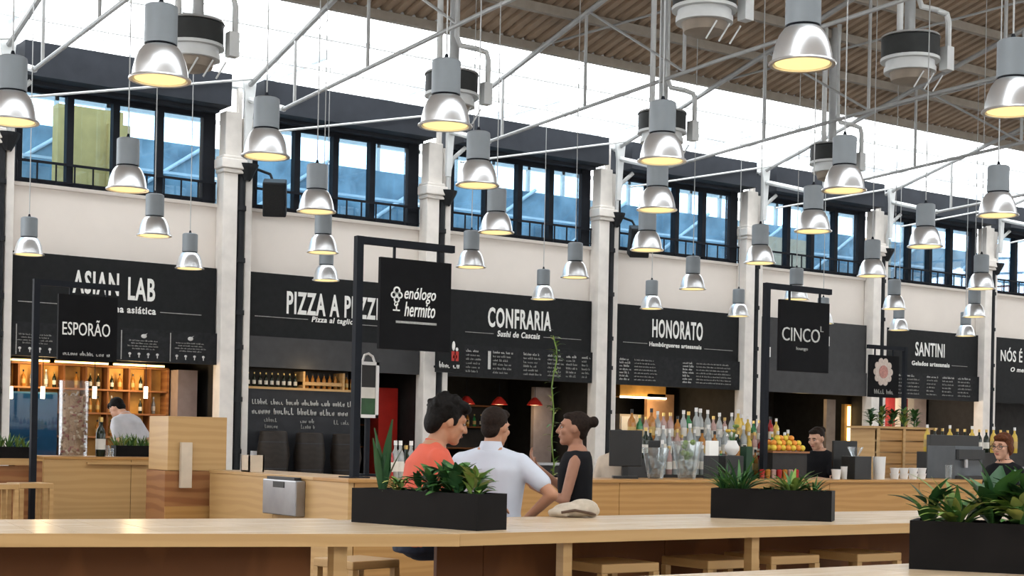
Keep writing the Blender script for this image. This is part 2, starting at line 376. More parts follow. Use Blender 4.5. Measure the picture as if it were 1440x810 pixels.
for i in range(-2, 8):
    r = tag(MB().tube([(cx(i) + .2, YW - .62, 6.66), (cx(i + 1) + .05, YW - .62, 7.56)], .022, 6).build('bracing_rod', WHITEP), 'thin white steel bracing rod slanting up in front of the gallery windows', 'rod', 'bracing rods')
for i in range(-2, 8):   # wind bracing under the roof deck
    ya, yb = (YW - 3.4, 15.4)
    tag(MB().cyl((cx(i) + .2, ya, roofz(ya) - .16), (cx(i + 1) - .1, yb, roofz(yb) - .16), .022, n=6).build('wind_brace', GREYP), 'slim steel wind brace under the brown roof between two trusses', 'brace', 'wind braces')
# ------------------------------------------------------------------ pendant lamps
ZL = 4.1
LR = [(22.3, (6.77, 9.3, 11.72, 16.22, 18.83, 21.14, 23.6, 26.0, 28.3)), (18.95, (7.4, 9.9, 12.42, 14.4, 16.9, 19.36, 21.95, 24.3, 26.8)),
      (15.55, (5.76, 8.03, 10.56, 13.03, 15.14, 17.5, 20.1, 22.5)), (12.8, (3.72, 6.07, 8.45, 10.86, 13.34, 15.4)), (10.55, (4.14, 6.63, 9.0, 11.43, 13.9)), (7.25, (7.42, 9.7))]
hous = MB().lathe([(0, .55), (.10, .55), (.118, .54), (.121, .52), (.121, .262), (.0, .262)], 24).mesh('housing', LAMPH, True)
seam = MB().lathe([(.0, .262), (.112, .262), (.112, .245), (.0, .245)], 24).mesh('seam_ring', STEELB, True)
refl = MB().lathe([(.115, .248), (.128, .24), (.158, .20), (.183, .14), (.200, .07), (.208, .012), (.204, .012), (.196, .07), (.179, .138), (.155, .195), (.126, .232), (.06, .236), (0, .236)], 28).mesh('reflector', ALU, True)
rim = MB().lathe([(.204, .014), (.226, .010), (.230, .0), (.226, -.006), (.200, -.004), (.200, .012), (.204, .014)], 28).mesh('rim', ALU, True)
bulb = MB().lathe([(0, .03), (.12, .028), (.185, .012), (.186, .006), (0, .0)], 24).mesh('diffuser', LAMPG, True)
hook = MB().lathe([(0, .60), (.012, .60), (.02, .57), (.03, .55), (0, .55)], 10).mesh('hook', STEELB)
cabs = {}
for y, xs in LR:
    cabm = MB().cyl((0, 0, .58), (0, 0, roofz(y) - ZL + .05), .007, n=6).mesh('cable', GREYP)
    for x in xs:
        t = thing('pendant_lamp', 'grey and silver bell-shaped industrial pendant lamp hanging on a thin cable', 'lamp', (x, y, ZL), group='industrial pendant lamps')
        for n, me in (('housing', hous), ('seam_ring', seam), ('reflector', refl), ('rim', rim), ('diffuser', bulb), ('hook', hook), ('cable', cabm)): link(n, me, t)

# ------------------------------------------------------------------ air diffusers
def hvac_proto(loc, first=[None]):
    lab = 'white and black drum air diffuser hung from the roof on white pipes'
    if first[0] is not None:
        c = copy_tree(first[0]); c.location = loc; return c
    t = thing('air_diffuser', lab, 'air vent', loc, group='drum air diffusers'); first[0] = t
    MB().lathe([(0, .2), (.37, .2), (.39, .18), (.39, -.08), (0, -.08)], 28).build('drum', DRUM, t, True)
    MB().lathe([(0, .24), (.39, .23), (.405, .20), (.39, .2), (0, .2)], 28).build('lid', GREYP, t, True)
    MB().lathe([(.36, -.08), (.40, -.08), (.40, -.12), (.33, -.12), (.33, -.20), (.35, -.20), (.35, -.27), (.28, -.27), (.28, -.08)], 28).build('flange', WHITEP, t, True)
    MB().lathe([(.28, -.27), (.25, -.38), (.12, -.43), (0, -.43), (0, -.27)], 24).build('nozzle', mat('beige_nozzle', (.30, .25, .20), .6), t, True)
    h = roofz(loc[1]) - loc[2]
    MB().cyl((-.22, 0, .2), (-.22, 0, h), .045, n=10).build('hanger_pipe', WHITEP, t, True)
    MB().cyl((.10, .1, .2), (.10, .1, h), .075, n=10).build('supply_pipe', GREYP, t, True)
    MB().tube([(.0, -.12, h), (.0, -.12, .75), (.05, -.14, .62), (.3, -.2, .60), (.44, -.25, .56), (.47, -.26, .45), (.47, -.26, -.1), (.42, -.22, -.18)], .042).build('elbow_pipe', WHITEP, t, True)
    MB().box(.36, .50, -.34, -.2, -.22, .1).build('control_box', WHITEP, t)
    for a in (-.25, .1, .4): MB().cyl((a * .6 + .1, -.28, -.3), (a * .6, -.2, -.52), .012, n=6).build('vane', WHITEP, t)
    return t
KH = (6.66 - 1.5) / 4.5
for x, y, z in ((272, 55, 6.66), (635, 125, 6.66), (931, 178, 6.66), (1170, 222, 6.66), (1280, 75, 6.9), (991, 2, 6.9)):
    p = onZ(x, y, z); hvac_proto((p.x, p.y, z))

# ------------------------------------------------------------------ lettering fitted to a width and height on the stall boards
def fit_text(txt, parent, x0, x1, zc, h, y, m=None, bold=.010, shear=0, name='lettering', slice_=False):
    me = text_mesh(txt, .4, .004, 1, bold, 'CENTER', m, shear, 1.0 + bold * 12)
    xs = [v.co.x for v in me.vertices]; zs = [v.co.z for v in me.vertices]
    caps = [v.co.z for v in me.vertices]
    sx = (x1 - x0) / (max(xs) - min(xs)); sz = h / (max(zs) - min(zs))
    for v in me.vertices: v.co = Vector(((v.co.x - (max(xs) + min(xs)) / 2) * sx, v.co.y, (v.co.z - (max(zs) + min(zs)) / 2) * sz))
    if slice_:
        bm = bmesh.new(); bm.from_mesh(me)
        bm2 = bm.copy()
        bmesh.ops.bisect_plane(bm, geom=bm.verts[:] + bm.edges[:] + bm.faces[:], plane_co=(0, 0, .03), plane_no=(0, 0, 1), clear_inner=True)
        bmesh.ops.bisect_plane(bm2, geom=bm2.verts[:] + bm2.edges[:] + bm2.faces[:], plane_co=(0, 0, -.01), plane_no=(0, 0, 1), clear_outer=True)
        bm.to_mesh(me); me2 = me.copy(); bm2.to_mesh(me2); bm.free(); bm2.free()
        link(name, me2, parent, ((x0 + x1) / 2 + .03, y, zc))
        return link(name, me, parent, ((x0 + x1) / 2 - .02, y, zc + .01))
    return link(name, me, parent, ((x0 + x1) / 2, y, zc))
def PXW(x, y, Y): p = onY(x, y, Y); return p.x, p.z
# bottle kinds -------------------------------------------------------
def bottle_meshes(body, cap, lab, r=.037, h=.30, neck=.013):
    b = MB().lathe([(0, 0), (r * .9, 0), (r, .01), (r, h * .58), (r * .8, h * .68), (neck, h * .78), (neck, h * .97), (0, h * .97)], 10).mesh('glass_body', body, True)
    c = MB().lathe([(0, h), (neck * 1.25, h), (neck * 1.25, h * .88), (0, h * .88)], 8).mesh('cap', cap, True)
    l = MB().lathe([(r * 1.03, h * .18), (r * 1.03, h * .45)], 10).mesh('paper_label', lab, True)
    return b, c, l
PAPER = mat('label_paper', (.75, .72, .65), .7); PAPERK = mat('ochre_label', (.55, .38, .14), .7)
GOLD = mat('gold_foil', (.70, .48, .16), .3, .7); BLK = mat('black_cap', (.02, .02, .02), .4)
BG = dict(dark=mat('dark_wine_glass', (.012, .02, .012), .12), amber=mat('amber_spirit', (.42, .17, .03), .12), clear=mat('clear_spirit', (.62, .66, .66), .10, var=.1, trans=.5),
          green=mat('green_bottle', (.04, .25, .08), .12, trans=.2), red=mat('red_liqueur', (.40, .03, .03), .15), yellow=mat('yellow_liqueur', (.70, .48, .08), .15), pink=mat('pink_spirit', (.62, .40, .36), .15, trans=.3))
BT = {k: bottle_meshes(m, (GOLD, BLK, WHITEC)[i % 3], (PAPER, PAPERK)[i % 2], r=.036 + .004 * (i % 2), h=.29 + .02 * (i % 3)) for i, (k, m) in enumerate(BG.items())}
BWORD = dict(dark='dark green wine bottle', amber='amber spirit bottle', clear='clear glass spirit bottle', green='green glass bottle', red='red liqueur bottle', yellow='yellow liqueur bottle', pink='pale pink spirit bottle')
def bottle(kind, loc, where, group, sc=1.0):
    t = thing('bottle', '%s %s' % (BWORD[kind], where), 'bottle', loc, random.random() * 6, group)
    t.scale = (sc, sc, sc)
    for n, me in zip(('glass_body', 'cap', 'paper_label'), BT[kind]): link(n, me, t)
    return t

# ------------------------------------------------------------------ stall sign boards and interiors
def vline(x0, x1, z, y, parent, m=CHALK, t=.012): return MB().box(x0, x1, y - .003, y, z - t / 2, z + t / 2).build('rule_line', m, parent)
rnd = random.Random(3)
YF = YW - .10      # face of the sign boards
INFO = {-1: dict(t='ASIAN LAB', lab='wide black stall sign reading ASIAN LAB'), 0: dict(lab='wide black stall sign reading PIZZA A PEZZI'), 1: dict(lab='wide black stall sign reading CONFRARIA'),
        2: dict(lab='wide black stall sign reading HONORATO'), 3: dict(lab='plain dark grey stall sign behind the CINCO board'), 4: dict(lab='wide black stall sign reading SANTINI'), 5: dict(lab='black stall sign reading NÓS É beyond the last column')}
signs = {}
for i in range(-1, 6):
    xa, xb = cx(i) + .30, cx(i + 1) - .32
    s_ = thing('stall_sign', INFO[i]['lab'], 'sign', (0, 0, 0)); signs[i] = s_
    MB().box(xa, xb, YF, YW + .02, 3.22, 4.34).build('fascia_board', BLACK if i != 3 else mat('charcoal_board', (.045, .046, .048), .6), s_)
    x2 = xb + (.14 if i in (-1, 1, 2, 4) else 0)
    mb_ = MB().box(xa, x2, YF - .04, YW + .02, 2.68, 3.22 if i not in (1, 2, 4) else 3.30).build('menu_panel', MENU if i not in (0, 3, 5) else (mat('charcoal_board2', (.05, .05, .052), .6) if i in (0, 3) else BLACK), s_)
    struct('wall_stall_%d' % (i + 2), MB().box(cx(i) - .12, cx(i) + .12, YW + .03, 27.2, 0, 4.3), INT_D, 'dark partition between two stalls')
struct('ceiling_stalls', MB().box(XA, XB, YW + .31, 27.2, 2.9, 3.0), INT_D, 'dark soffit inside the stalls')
YT = YF - .006
def W(x, y, Y=YF): return onY(x, y, Y)
# ASIAN LAB
s_ = signs[-1]; a = W(102, 400); b = W(167, 405); fit_text('ASIAN', s_, a.x, b.x, W(135, 398).z, .38, YT)
a = W(180, 408); b = W(218, 410); fit_text('LAB', s_, a.x, b.x, W(199, 407).z, .38, YT)
a = W(152, 435); b = W(219, 437); fit_text('cozinha asiática', s_, a.x - .25, b.x, W(190, 436).z, .12, YT)
zl = W(250, 441).z; vline(W(225, 440).x, W(283, 443).x, zl, YT, s_); vline(W(25, 424).x, W(80, 428).x, W(50, 425).z, YT, s_)
for k, (xa, xb, ym) in enumerate(((22, 76, 480), (84, 160, 480), (170, 234, 483), (239, 296, 485))):
    Y2 = YF - .045; A = onY(xa, ym, Y2); B = onY(xb, ym, Y2)
    MB().box(A.x, A.x + .015, Y2 - .006, Y2, 2.70, 3.18).build('panel_edge', CHALK, s_)
    c = (A.x + B.x) / 2
    MB().ball((c, Y2, 3.10), (.05, .01, .035)).cyl((c, Y2, 3.11), (c + .06, Y2, 3.15), .012, .002, 6).build('dish_icon', CHALKB, s_)
    for r, (l, zz) in enumerate(((.26, 3.02), (.22, 2.975), (.28, 2.93), (.2, 2.885))): scribble(s_, 'menu_text', c - l, c + l, zz, .028, Y2 - .004, CHALK, rnd)
    for q in range(4):
        MB().ball((c - .24 + q * .16, Y2, 2.80), (.025, .01, .022), 8, 6).cyl((c - .24 + q * .16, Y2, 2.74), (c - .24 + q * .16, Y2, 2.78), .008, n=5).build('goblet_icon', CHALKB, s_)
# PIZZA A PEZZI
s_ = signs[0]; fit_text('PIZZA A PEZZI', s_, W(403, 427).x, W(532, 433).x, W(468, 430).z, .40, YT)
fit_text('Pizza al taglio', s_, W(438, 451).x, W(497, 455).x, W(468, 452).z, .13, YT, shear=.2)
vline(W(358, 446).x, W(433, 450).x, W(400, 447).z, YT, s_); vline(W(503, 457).x, W(575, 462).x, W(510, 457).z, YT, s_)
vline(W(355, 466).x, W(530, 480).x, 3.235, YT, s_, BLACK, .03)
# CONFRARIA
s_ = signs[1]; fit_text('CONFRARIA', s_, W(686, 448).x, W(775, 451).x, W(730, 449).z, .39, YT)
fit_text('Sushi de Cascais', s_, W(699, 470).x, W(759, 473).x, W(730, 471).z, .12, YT, shear=.2)
vline(W(654, 467).x, W(694, 470).x, W(675, 468).z, YT, s_); vline(W(764, 474).x, W(817, 479).x, W(790, 476).z, YT, s_)
Y2 = YF - .045
for k, (xa, xb) in enumerate(((655, 678), (686, 690), (693, 722), (736, 762), (770, 794), (796, 812), (818, 831))):
    A = onY(xa, 510, Y2); B = onY(xb, 510, Y2)
    for r in range(6 if k != 1 else 1):
        zz = 3.18 - r * .078
        if k == 1: MB().box(A.x, B.x, Y2 - .004, Y2, 2.85, 3.2).build('menu_divider', CHALKB, s_)
        else: scribble(s_, 'menu_text', A.x, B.x - rnd.random() * .1, zz, .05 if r else .06, Y2 - .004, CHALKB if r == 0 else CHALK, rnd)
# HONORATO
s_ = signs[2]; fit_text('HONORATO', s_, W(917, 463).x, W(988, 467).x, W(952, 464).z, .39, YT)
fit_text('Hambúrgueres artesanais', s_, W(913, 484).x, W(986, 490).x, W(950, 487).z, .12, YT)
vline(W(876, 481).x, W(910, 484).x, W(893, 482).z, YT, s_); vline(W(990, 491).x, W(1030, 495).x, W(1010, 492).z, YT, s_)
for k, (xa, xb, big) in enumerate(((871, 890, 1), (892, 925, 0), (960, 977, 1), (979, 1030, 0))):
    A = onY(xa, 515, Y2); B = onY(xb, 515, Y2)
    for r in range(7):
        scribble(s_, 'menu_text', A.x, B.x - rnd.random() * .12, 3.2 - r * .068, .052 if big else .035, Y2 - .004, CHALKB if big else CHALK, rnd)
# charcoal stall
s_ = signs[3]
for xx, yy in ((1082, 495), (1165, 480)):
    p = W(xx, yy); MB().box(p.x - .03, p.x + .03, YT - .002, YT + .004, p.z - .11, p.z + .11).build('price_tag', LETTER, s_)
# SANTINI
s_ = signs[4]; fit_text('SANTINI', s_, W(1287, 491).x, W(1328, 494).x, W(1307, 492).z, .34, YT, bold=.006)
fit_text('Gelados artesanais', s_, W(1282, 511).x, W(1335, 514).x, W(1308, 512).z, .11, YT)
vline(W(1338, 514).x, W(1360, 516).x, W(1350, 515).z, YT, s_)
for k, (xa, xb) in enumerate(((1262, 1270), (1274, 1293), (1303, 1319), (1325, 1343), (1347, 1367))):
    A = onY(xa, 540, Y2); B = onY(xb, 540, Y2)
    for r in range(6): scribble(s_, 'menu_text', A.x, B.x - rnd.random() * .15, 3.22 - r * .085, .06 if r == 0 else .045, Y2 - .004, CHALKB if r == 0 else CHALK, rnd)
# NOS E (cake stall)
s_ = signs[5]; fit_text('NÓS É MAIS BOLOS', s_, W(1407, 498).x, W(1500, 508).x, W(1423, 499).z, .36, YT, bold=.005)
fit_text('O melhor bolo', s_, W(1421, 519).x, W(1470, 524).x, W(1430, 520).z, .12, YT, shear=.2)

# --- interiors
def plight(name, loc, e, col=(1, .72, .38), r=.15):
    l = bpy.data.lights.new(name, 'POINT'); l.energy = e; l.color = col; l.shadow_soft_size = r
    o = bpy.data.objects.new(name, l); COL.objects.link(o); o.location = loc
def shelf_unit(name, label, x0, x1, y, z0, z1, n, back, board):
    t = thing(name, label, 'shelf')
    MB().box(x0, x1, y + .3, y + .34, z0, z1).build('back_panel', back, t)
    dz = (z1 - z0) / n
    for k in range(n + 1): MB().box(x0, x1, y, y + .3, z0 + k * dz - .02, z0 + k * dz + .01).build('shelf_board', board, t)
    for x in (x0, x1): MB().box(x - .02, x + .02, y, y + .34, 0, z1).build('side_panel', board, t)
    return t
def strip(label, x0, x1, y, z, m=WARM, group='warm strip lights'):
    t = thing('strip_light', label, 'light', (x0, y, z), group=group)
    MB().box(0, x1 - x0, 0, .05, -.03, .0).build('tube', m, t); MB().box(0, x1 - x0, -.01, .06, 0, .03).box(.1, .12, .01, .03, .03, 2.9 - z).box(x1 - x0 - .12, x1 - x0 - .1, .01, .03, .03, 2.9 - z).build('batten', STEELB, t)
# bay -1: lit bottle wall
xa, xb = cx(-1) + .2, cx(0) - .35
sh = shelf_unit('bottle_shelf', 'amber lit wall shelf of bottles inside the ASIAN LAB stall', xa, xb - .40, 25.0, 1.0, 2.62, 4, AMBER, WOODM)
for k in range(8):
    x = xa + .15 + k * .38
    MB().box(x, x + .03, 25.02, 25.3, 1.0, 2.62).build('divider', WOODD, sh)
for r in range(3):
    for k in range(16):
        if rnd.random() < .75: bottle(rnd.choice(('dark', 'amber', 'clear', 'amber')), (xa + .28 + (k // 2) * .38 + (k % 2) * .14, 25.16, 1.418 + r * .405), 'on the amber lit shelves of the ASIAN LAB stall', 'bottles in the ASIAN LAB stall', .9)
for k in range(3): strip('glowing amber strip light above the ASIAN LAB bottle shelves', xa + .05 + k * 1.0, xa + .95 + k * 1.0, 24.7, 2.66)
for k, xp in enumerate((15, 60, 133, 205)):
    p = onY(xp, 552, 24.45); t = thing('tube_pendant', 'small glowing glass tube pendant over the ASIAN LAB counter', 'lamp', (p.x, p.y, p.z), group='tube pendants')
    MB().cyl((0, 0, -.1), (0, 0, .1), .035, n=10).build('glass_tube', WARMW, t, True); MB().cyl((0, 0, .1), (0, 0, 2.9 - p.z), .006, n=5).build('cord', STEELB, t)
plight('stall_glow', (xa + .8, 24.6, 2.45), 32); plight('stall_glow', (xa + 2.4, 24.6, 2.45), 32)
p0, p1 = onY(20, 550, 24.7), onY(80, 600, 24.7)
t = thing('display_fridge', 'blue glass counter fridge at the left of the ASIAN LAB stall', 'fridge', (p0.x, 24.7, 1.0))
MB().box(-.1, p1.x - p0.x, 0, .28, 0, p0.z - 1.0).build('cabinet', mat('fridge_blue', (.06, .16, .24), .3), t)
MB().box(-.1, p1.x - p0.x, -.02, -.005, .03, p0.z - 1.03).build('glass_door', GLASSW, t)
tag(MB().box(xb - .34, xb + .02, 24.7, 25.1, 0, 2.6).build('pillar', mat('plum_plaster', (.35, .27, .25), .7)), 'dusty plum side pillar inside the ASIAN LAB stall', 'pillar')
def counter(i, m, mt, h=1.05, y=YW - .05):
    t = thing('stall_counter', '%s serving counter under the %s' % ('steel topped' if mt is STEEL else 'wooden', INFO[i]['lab'].split(' stall sign ')[-1] + ' sign' if i != 3 else 'plain dark sign'), 'counter')
    xa, xb = cx(i) + .42, cx(i + 1) - .42
    MB().box(xa, xb, y, y + .55, 0, h - .05).build('body', m, t); MB().box(xa - .03, xb + .03, y - .06, y + .58, h - .05, h).build('worktop', mt, t)
counter(-1, WOODM, WOOD); counter(1, INT_D, STEEL); counter(2, mat('white_front', (.6, .58, .55), .5), STEEL); counter(3, INT_D, WOODD); counter(4, INT_W, WOOD); counter(5, INT_D, STEEL)
# bay 0: black chalk wall with bottle niche and barrels
xa, xb = cx(0) + .30, W(503, 600).x
t = thing('chalk_wall', 'black chalkboard bar front below the PIZZA A PEZZI sign', 'chalkboard')
MB().box(xa - .35, xb, YW - .12, YW + .02, 0, 2.30).build('board', mat('slate_black', (.030, .032, .038), .6, var=.25, scale=4), t)
for z, x0, x1, h in ((onY(430, 568, YF).z, 353, 494, .11), (onY(430, 581, YF).z, 353, 490, .13)): scribble(t, 'chalk_line', W(x0, 570).x, W(x1, 575).x, z, h, YW - .128, CHALKB, rnd)
for (x0, x1, y) in ((370, 390, 591), (371, 390, 600), (421, 441, 593), (422, 442, 601), (468, 490, 595)): scribble(t, 'chalk_caption', W(x0, y).x, W(x1, y).x, W(x0, y).z, .085, YW - .128, CHALK, rnd)
sh = thing('bottle_niche', 'pale wooden shelf of bottles under the PIZZA A PEZZI sign', 'shelf')
MB().box(xa, xb, YW - .14, YW + .3, 2.30, 2.34).build('shelf_board', WOODL, sh)
MB().box(xa, xb, YW + .3, YW + .32, 2.34, 2.68).build('back_panel', INT_D, sh)
c0 = W(427, 540).x; MB().box(c0, c0 + .04, YW - .08, YW + .28, 2.34, 2.64).box(c0 + .8, c0 + .84, YW - .08, YW + .28, 2.34, 2.64).box(c0, c0 + .8, YW - .05, YW + .2, 2.40, 2.46).build('divider', WOODL, sh)
x = xa + .08
while x < xb - .05:
    if not (c0 - .05 < x < c0 + .05): bottle('dark' if x < c0 else 'amber', (x, YW + .05, 2.34), 'in the niche under the PIZZA A PEZZI sign', 'bottles under the PIZZA sign', .88)
    x += .115
plight('niche_glow', ((xa + xb) / 2, YW - .35, 2.6), 4)
barm = MB().lathe([(0, -.28), (.22, -.28), (.245, -.27), (.30, 0), (.245, .27), (.22, .28), (0, .28)], 20)
bar_body = barm.mesh('staves', mat('black_oak', (.022, .016, .012), .5, kind='wood', scale=4), True)
hoop = MB().lathe([(.262, -.02), (.27, -.02), (.27, .02), (.262, .02)], 20).mesh('hoop', mat('iron_hoop', (.05, .05, .055), .5, .5))
for xp, yp in ((384, 640), (435, 642), (486, 643)):
    p = onY(xp, yp, YW - .42)
    t = thing('barrel', 'dark upright wine barrel before the chalkboard bar front', 'barrel', (p.x, YW - .42, p.z), group='dark barrels')
    link('staves', bar_body, t).scale = (1.0, .8, 1.5)
    for z in (-.22, .22): h = link('hoop', hoop, t, (0, 0, z)); h.scale = (1.0, .8, 1)
    MB().box(-.24, .24, -.2, .2, -p.z, -.41).build('stand', INT_D, t)
# red fridge right of the chalk wall
p0, p1 = onY(533, 545, 24.9), onY(559, 588, 24.9)
t = thing('drinks_fridge', 'bright red drinks fridge beside the PIZZA stall column', 'fridge', (p0.x, 24.9, 0))
MB().box(0, p1.x - p0.x, 0, .5, 0, p0.z).build('cabinet', REDM, t); MB().box(.03, p1.x - p0.x - .03, -.02, 0, .1, 1.1).build('door', INT_D, t)
t = shelf_unit('bottle_shelf', 'dark shelf of bottles above the red drinks fridge', xb + .05, cx(1) - .35, 25.6, 1.3, 2.6, 3, INT_D, WOODD)
for k in range(7): bottle(('dark', 'amber', 'clear')[k % 3], (xb + .15 + k * .13, 25.72, 2.18), 'on the dark shelf above the red fridge', 'bottles above the red fridge')
# bay 1: red pendant shades, bottles, steel
shade = MB().lathe([(.03, .16), (.05, .15), (.12, .08), (.17, 0), (.165, 0), (.115, .075), (.0, .14)], 18).mesh('shade', REDM, True)
glow = MB().lathe([(0, .02), (.12, .015), (.13, .005), (0, 0)], 14).mesh('bulb_disc', mat('soft_bulb', (1, .8, .5), .5, emit=3.0, var=.01))
for xp, yp in ((656, 568), (702, 569), (752, 570)):
    p = onY(xp, yp, 24.9); t = thing('red_pendant', 'red enamel pendant lamp inside the CONFRARIA stall', 'lamp', (p.x, p.y, p.z), group='red pendants')
    link('shade', shade, t); link('bulb_disc', glow, t); MB().cyl((0, 0, .15), (0, 0, 2.9 - p.z), .006, n=5).build('cord', STEELB, t)
    plight('red_pendant_glow', (p.x, p.y, p.z - .08), 5)
xa, xb = cx(1) + .3, cx(2) - .4
t = shelf_unit('bottle_shelf', 'dark back shelf with bottles inside the CONFRARIA stall', xa + .3, xb - .5, 26.3, 1.3, 2.2, 2, INT_D, WOODD)
for k in range(14): bottle(('dark', 'yellow', 'amber', 'green')[k % 4], (xa + .4 + k * .17, 26.42, 1.76), 'on the dark back shelf of the CONFRARIA stall', 'bottles in the CONFRARIA stall', .9)
tag(MB().box(xb - .45, xb + .02, 25.2, 25.3, 0, 2.6).build('side_panel', mat('rose_grey', (.42, .34, .31), .7)), 'rose grey side panel in the CONFRARIA stall', 'panel')
# bay 2: orange hood and white cabinets
xa, xb = cx(2) + .25, cx(3) - .4
t = thing('kitchen_hood', 'glowing orange extractor hood in the HONORATO stall', 'hood'); A = onY(872, 545, 26.0); B = onY(936, 560, 26.0)
MB().box(A.x, B.x, 26.0, 26.6, B.z, A.z + .2).build('canopy', AMBER, t); MB().box(A.x, B.x, 25.97, 26.0, B.z - .03, B.z + .01).build('light_tube', WARMW, t)
plight('hood_glow', ((A.x + B.x) / 2, 25.6, 2.2), 25)
t = thing('wall_cabinet', 'white kitchen cabinets on the back wall of the HONORATO stall', 'cabinet'); A = onY(872, 572, 26.4); B = onY(960, 600, 26.4)
MB().box(A.x, B.x, 26.4, 26.9, 1.0, B.z + .25).build('body', INT_W, t)
for k in range(3): d = MB().box(A.x + .03 + k * .45, A.x + .44 + k * .45, 26.38, 26.4, 1.3, B.z + .2).build('door', WHITEC, t); MB().box(A.x + .08 + k * .45, A.x + .1 + k * .45, 26.36, 26.38, 1.5, 1.6).build('handle', STEEL, d)
tag(MB().box(xb - .8, xb, 26.0, 26.1, 0, 2.6).build('side_panel', mat('tan_panel', (.45, .25, .13), .7)), 'tan back panel at the right of the HONORATO stall', 'panel')
# bay 3
A = onY(1188, 560, 24.6); t = thing('lit_column', 'warm lit vertical light column under the plain dark sign', 'light', (A.x, 24.6, 0), group=None)
MB().box(0, .28, 0, .1, 0, 2.5).build('panel', AMBER, t); MB().box(.1, .18, -.03, 0, 1.0, 2.45).build('tube', WARM, t)
MB().box(-.5, -.2, .1, .2, 0, 2.6).build('curtain_panel', mat('taupe_curtain', (.34, .27, .22), .8), t); MB().box(.3, .42, .1, .2, 0, 2.6).build('curtain_panel', mat('taupe_curtain', (.34, .27, .22), .8), t)
# bay 4 vertical curtain strips
xa = cx(4) + .2
cols = [INT_W, INT_D, INT_W, INT_D, INT_D, AMBER, REDM, AMBER, mat('dark_red', (.22, .02, .02), .6), mat('dark_red', (.22, .02, .02), .6), INT_W, mat('dark_red', (.22, .02, .02), .6), INT_W, mat('rose_grey', (.42, .34, .31), .7), mat('rose_grey', (.42, .34, .31), .7)]
t = thing('striped_backdrop', 'cream red and tan vertical panels at the back of the SANTINI stall', 'backdrop')
for k, m in enumerate(cols): MB().box(xa + k * .24, xa + k * .24 + .235, 25.6, 25.65 + .03 * (k % 2), 0, 2.75).build('panel', m, t)
plight('stall_glow_cream', (xa + 1.8, 24.9, 2.5), 90, (1, .85, .65))
plight('stall_glow_warm', (cx(3) + 2.6, 24.9, 2.4), 12)

# ------------------------------------------------------------------ projecting signs on poles
def pole_sign(label, x0, x1, yt, yb, Y, polepx, zbase, armz, pole_right=False, w=.03):
    A = onY(x0, yt, Y); B = onY(x1, yb, Y); P = onY(polepx, (yt + yb) / 2, Y)
    zt = onY((x0 + x1) / 2, yt, Y).z; zb = onY((x0 + x1) / 2, yb, Y).z
    t = thing('hanging_sign', label, 'sign', (P.x, Y, zbase))
    def L(x): return x - P.x
    MB().box(-w, w, -w, w, .012, armz - zbase + w).build('pole', STEELB, t)
    MB().box(-.10, .10, -.10, .10, 0, .012).build('base_plate', STEELB, t)
    e = L(B.x) + .03 if not pole_right else L(A.x) - .03
    MB().box(min(0, e), max(0, e), -w * .8, w * .8, armz - zbase - w, armz - zbase + w).build('arm', STEELB, t)
    for fx in (.2, .82): xx = L(A.x + (B.x - A.x) * fx); MB().box(xx - .01, xx + .01, -.01, .01, zt - zbase - .01, armz - zbase).build('hanger', STEELB, t)
    MB().box(L(A.x), L(B.x), -.02, .02, zb - zbase, zt - zbase).build('panel', mat('sign_black', (.010, .010, .011), .8, spec=.1), t)
    t['dims'] = 0; del t['dims']
    return t, (lambda x, y: (onY(x, y, Y - .026).x - P.x, onY(x, y, Y - .026).z - zbase))
def sign_text(t, q, txt, x0, x1, y, h, m=LETTER, bold=.0, shear=0, name='lettering'):
    a, z0 = q(x0, y); b, z1 = q(x1, y); return fit_text(txt, t, a, b, (z0 + z1) / 2, h, -.024, m, bold, shear, name)
t, q = pole_sign('black hanging sign reading ESPORÃO on a tall pole', 82, 163, 416, 507, 15.1, 50, 0, onY(110, 401, 15.1).z)
sign_text(t, q, 'ESPORÃO', 88, 155, 461, .165)
a, z = q(88, 497); b, _ = q(155, 500); scribble(t, 'small_print', a, b, z, .05, -.028, CHALKB, rnd)
BT_Z = 1.14
t, q = pole_sign('black hanging sign reading enólogo on the bar pole', 534, 631, 366, 493, 11.4, 503, BT_Z, onY(560, 343, 11.4).z, w=.032)
sign_text(t, q, 'enólogo', 569, 613, 416, .14, shear=.25, bold=.002); sign_text(t, q, 'hermito', 569, 612, 436, .13, shear=.25, bold=.002)
a, z = q(557, 452); b, _ = q(614, 454); MB().box(a, b, -.026, -.02, z - .012, z + .008).build('underline', CHALK, t)
a, z = q(558, 418)
lg = MB()
for k, (dx, dz, r) in enumerate(((0, .06, .035), (-.03, .02, .03), (.03, .02, .03), (0, -.02, .03), (-.005, -.06, .02))): lg.lathe([(r * .6, -.003), (r, -.003), (r, .003), (r * .6, .003), (r * .6, -.003)], 14, (dx, dz, 0))
lo = lg.build('grape_emblem', LETTER, t); lo.location = (a, -.025, z); lo.rotation_euler = (PI / 2, 0, 0)
MB().box(a - .035, a + .035, -.026, -.022, z - .12, z - .108).box(a - .005, a + .005, -.026, -.022, z - .12, z - .06).build('emblem_foot', LETTER, t)
t, q = pole_sign('black hanging sign reading CINCO on the bar pole', 1096, 1163, 424, 523, 11.45, 1077, BT_Z, onY(1110, 405, 11.45).z)
sign_text(t, q, 'CINCO', 1100, 1153, 471, .145, bold=-.002, m=CHALKB); sign_text(t, q, 'L', 1154, 1158, 463, .06, bold=0, m=CHALK); sign_text(t, q, 'lounge', 1120, 1136, 491, .045, bold=0, m=CHALK)
t, q = pole_sign('small black hanging sign with a pale pink rosette emblem', 1222, 1262, 500, 559, 15.7, 1272, 0, onY(1245, 489, 15.7).z, True)
a, z = q(1242, 523); ro = MB()
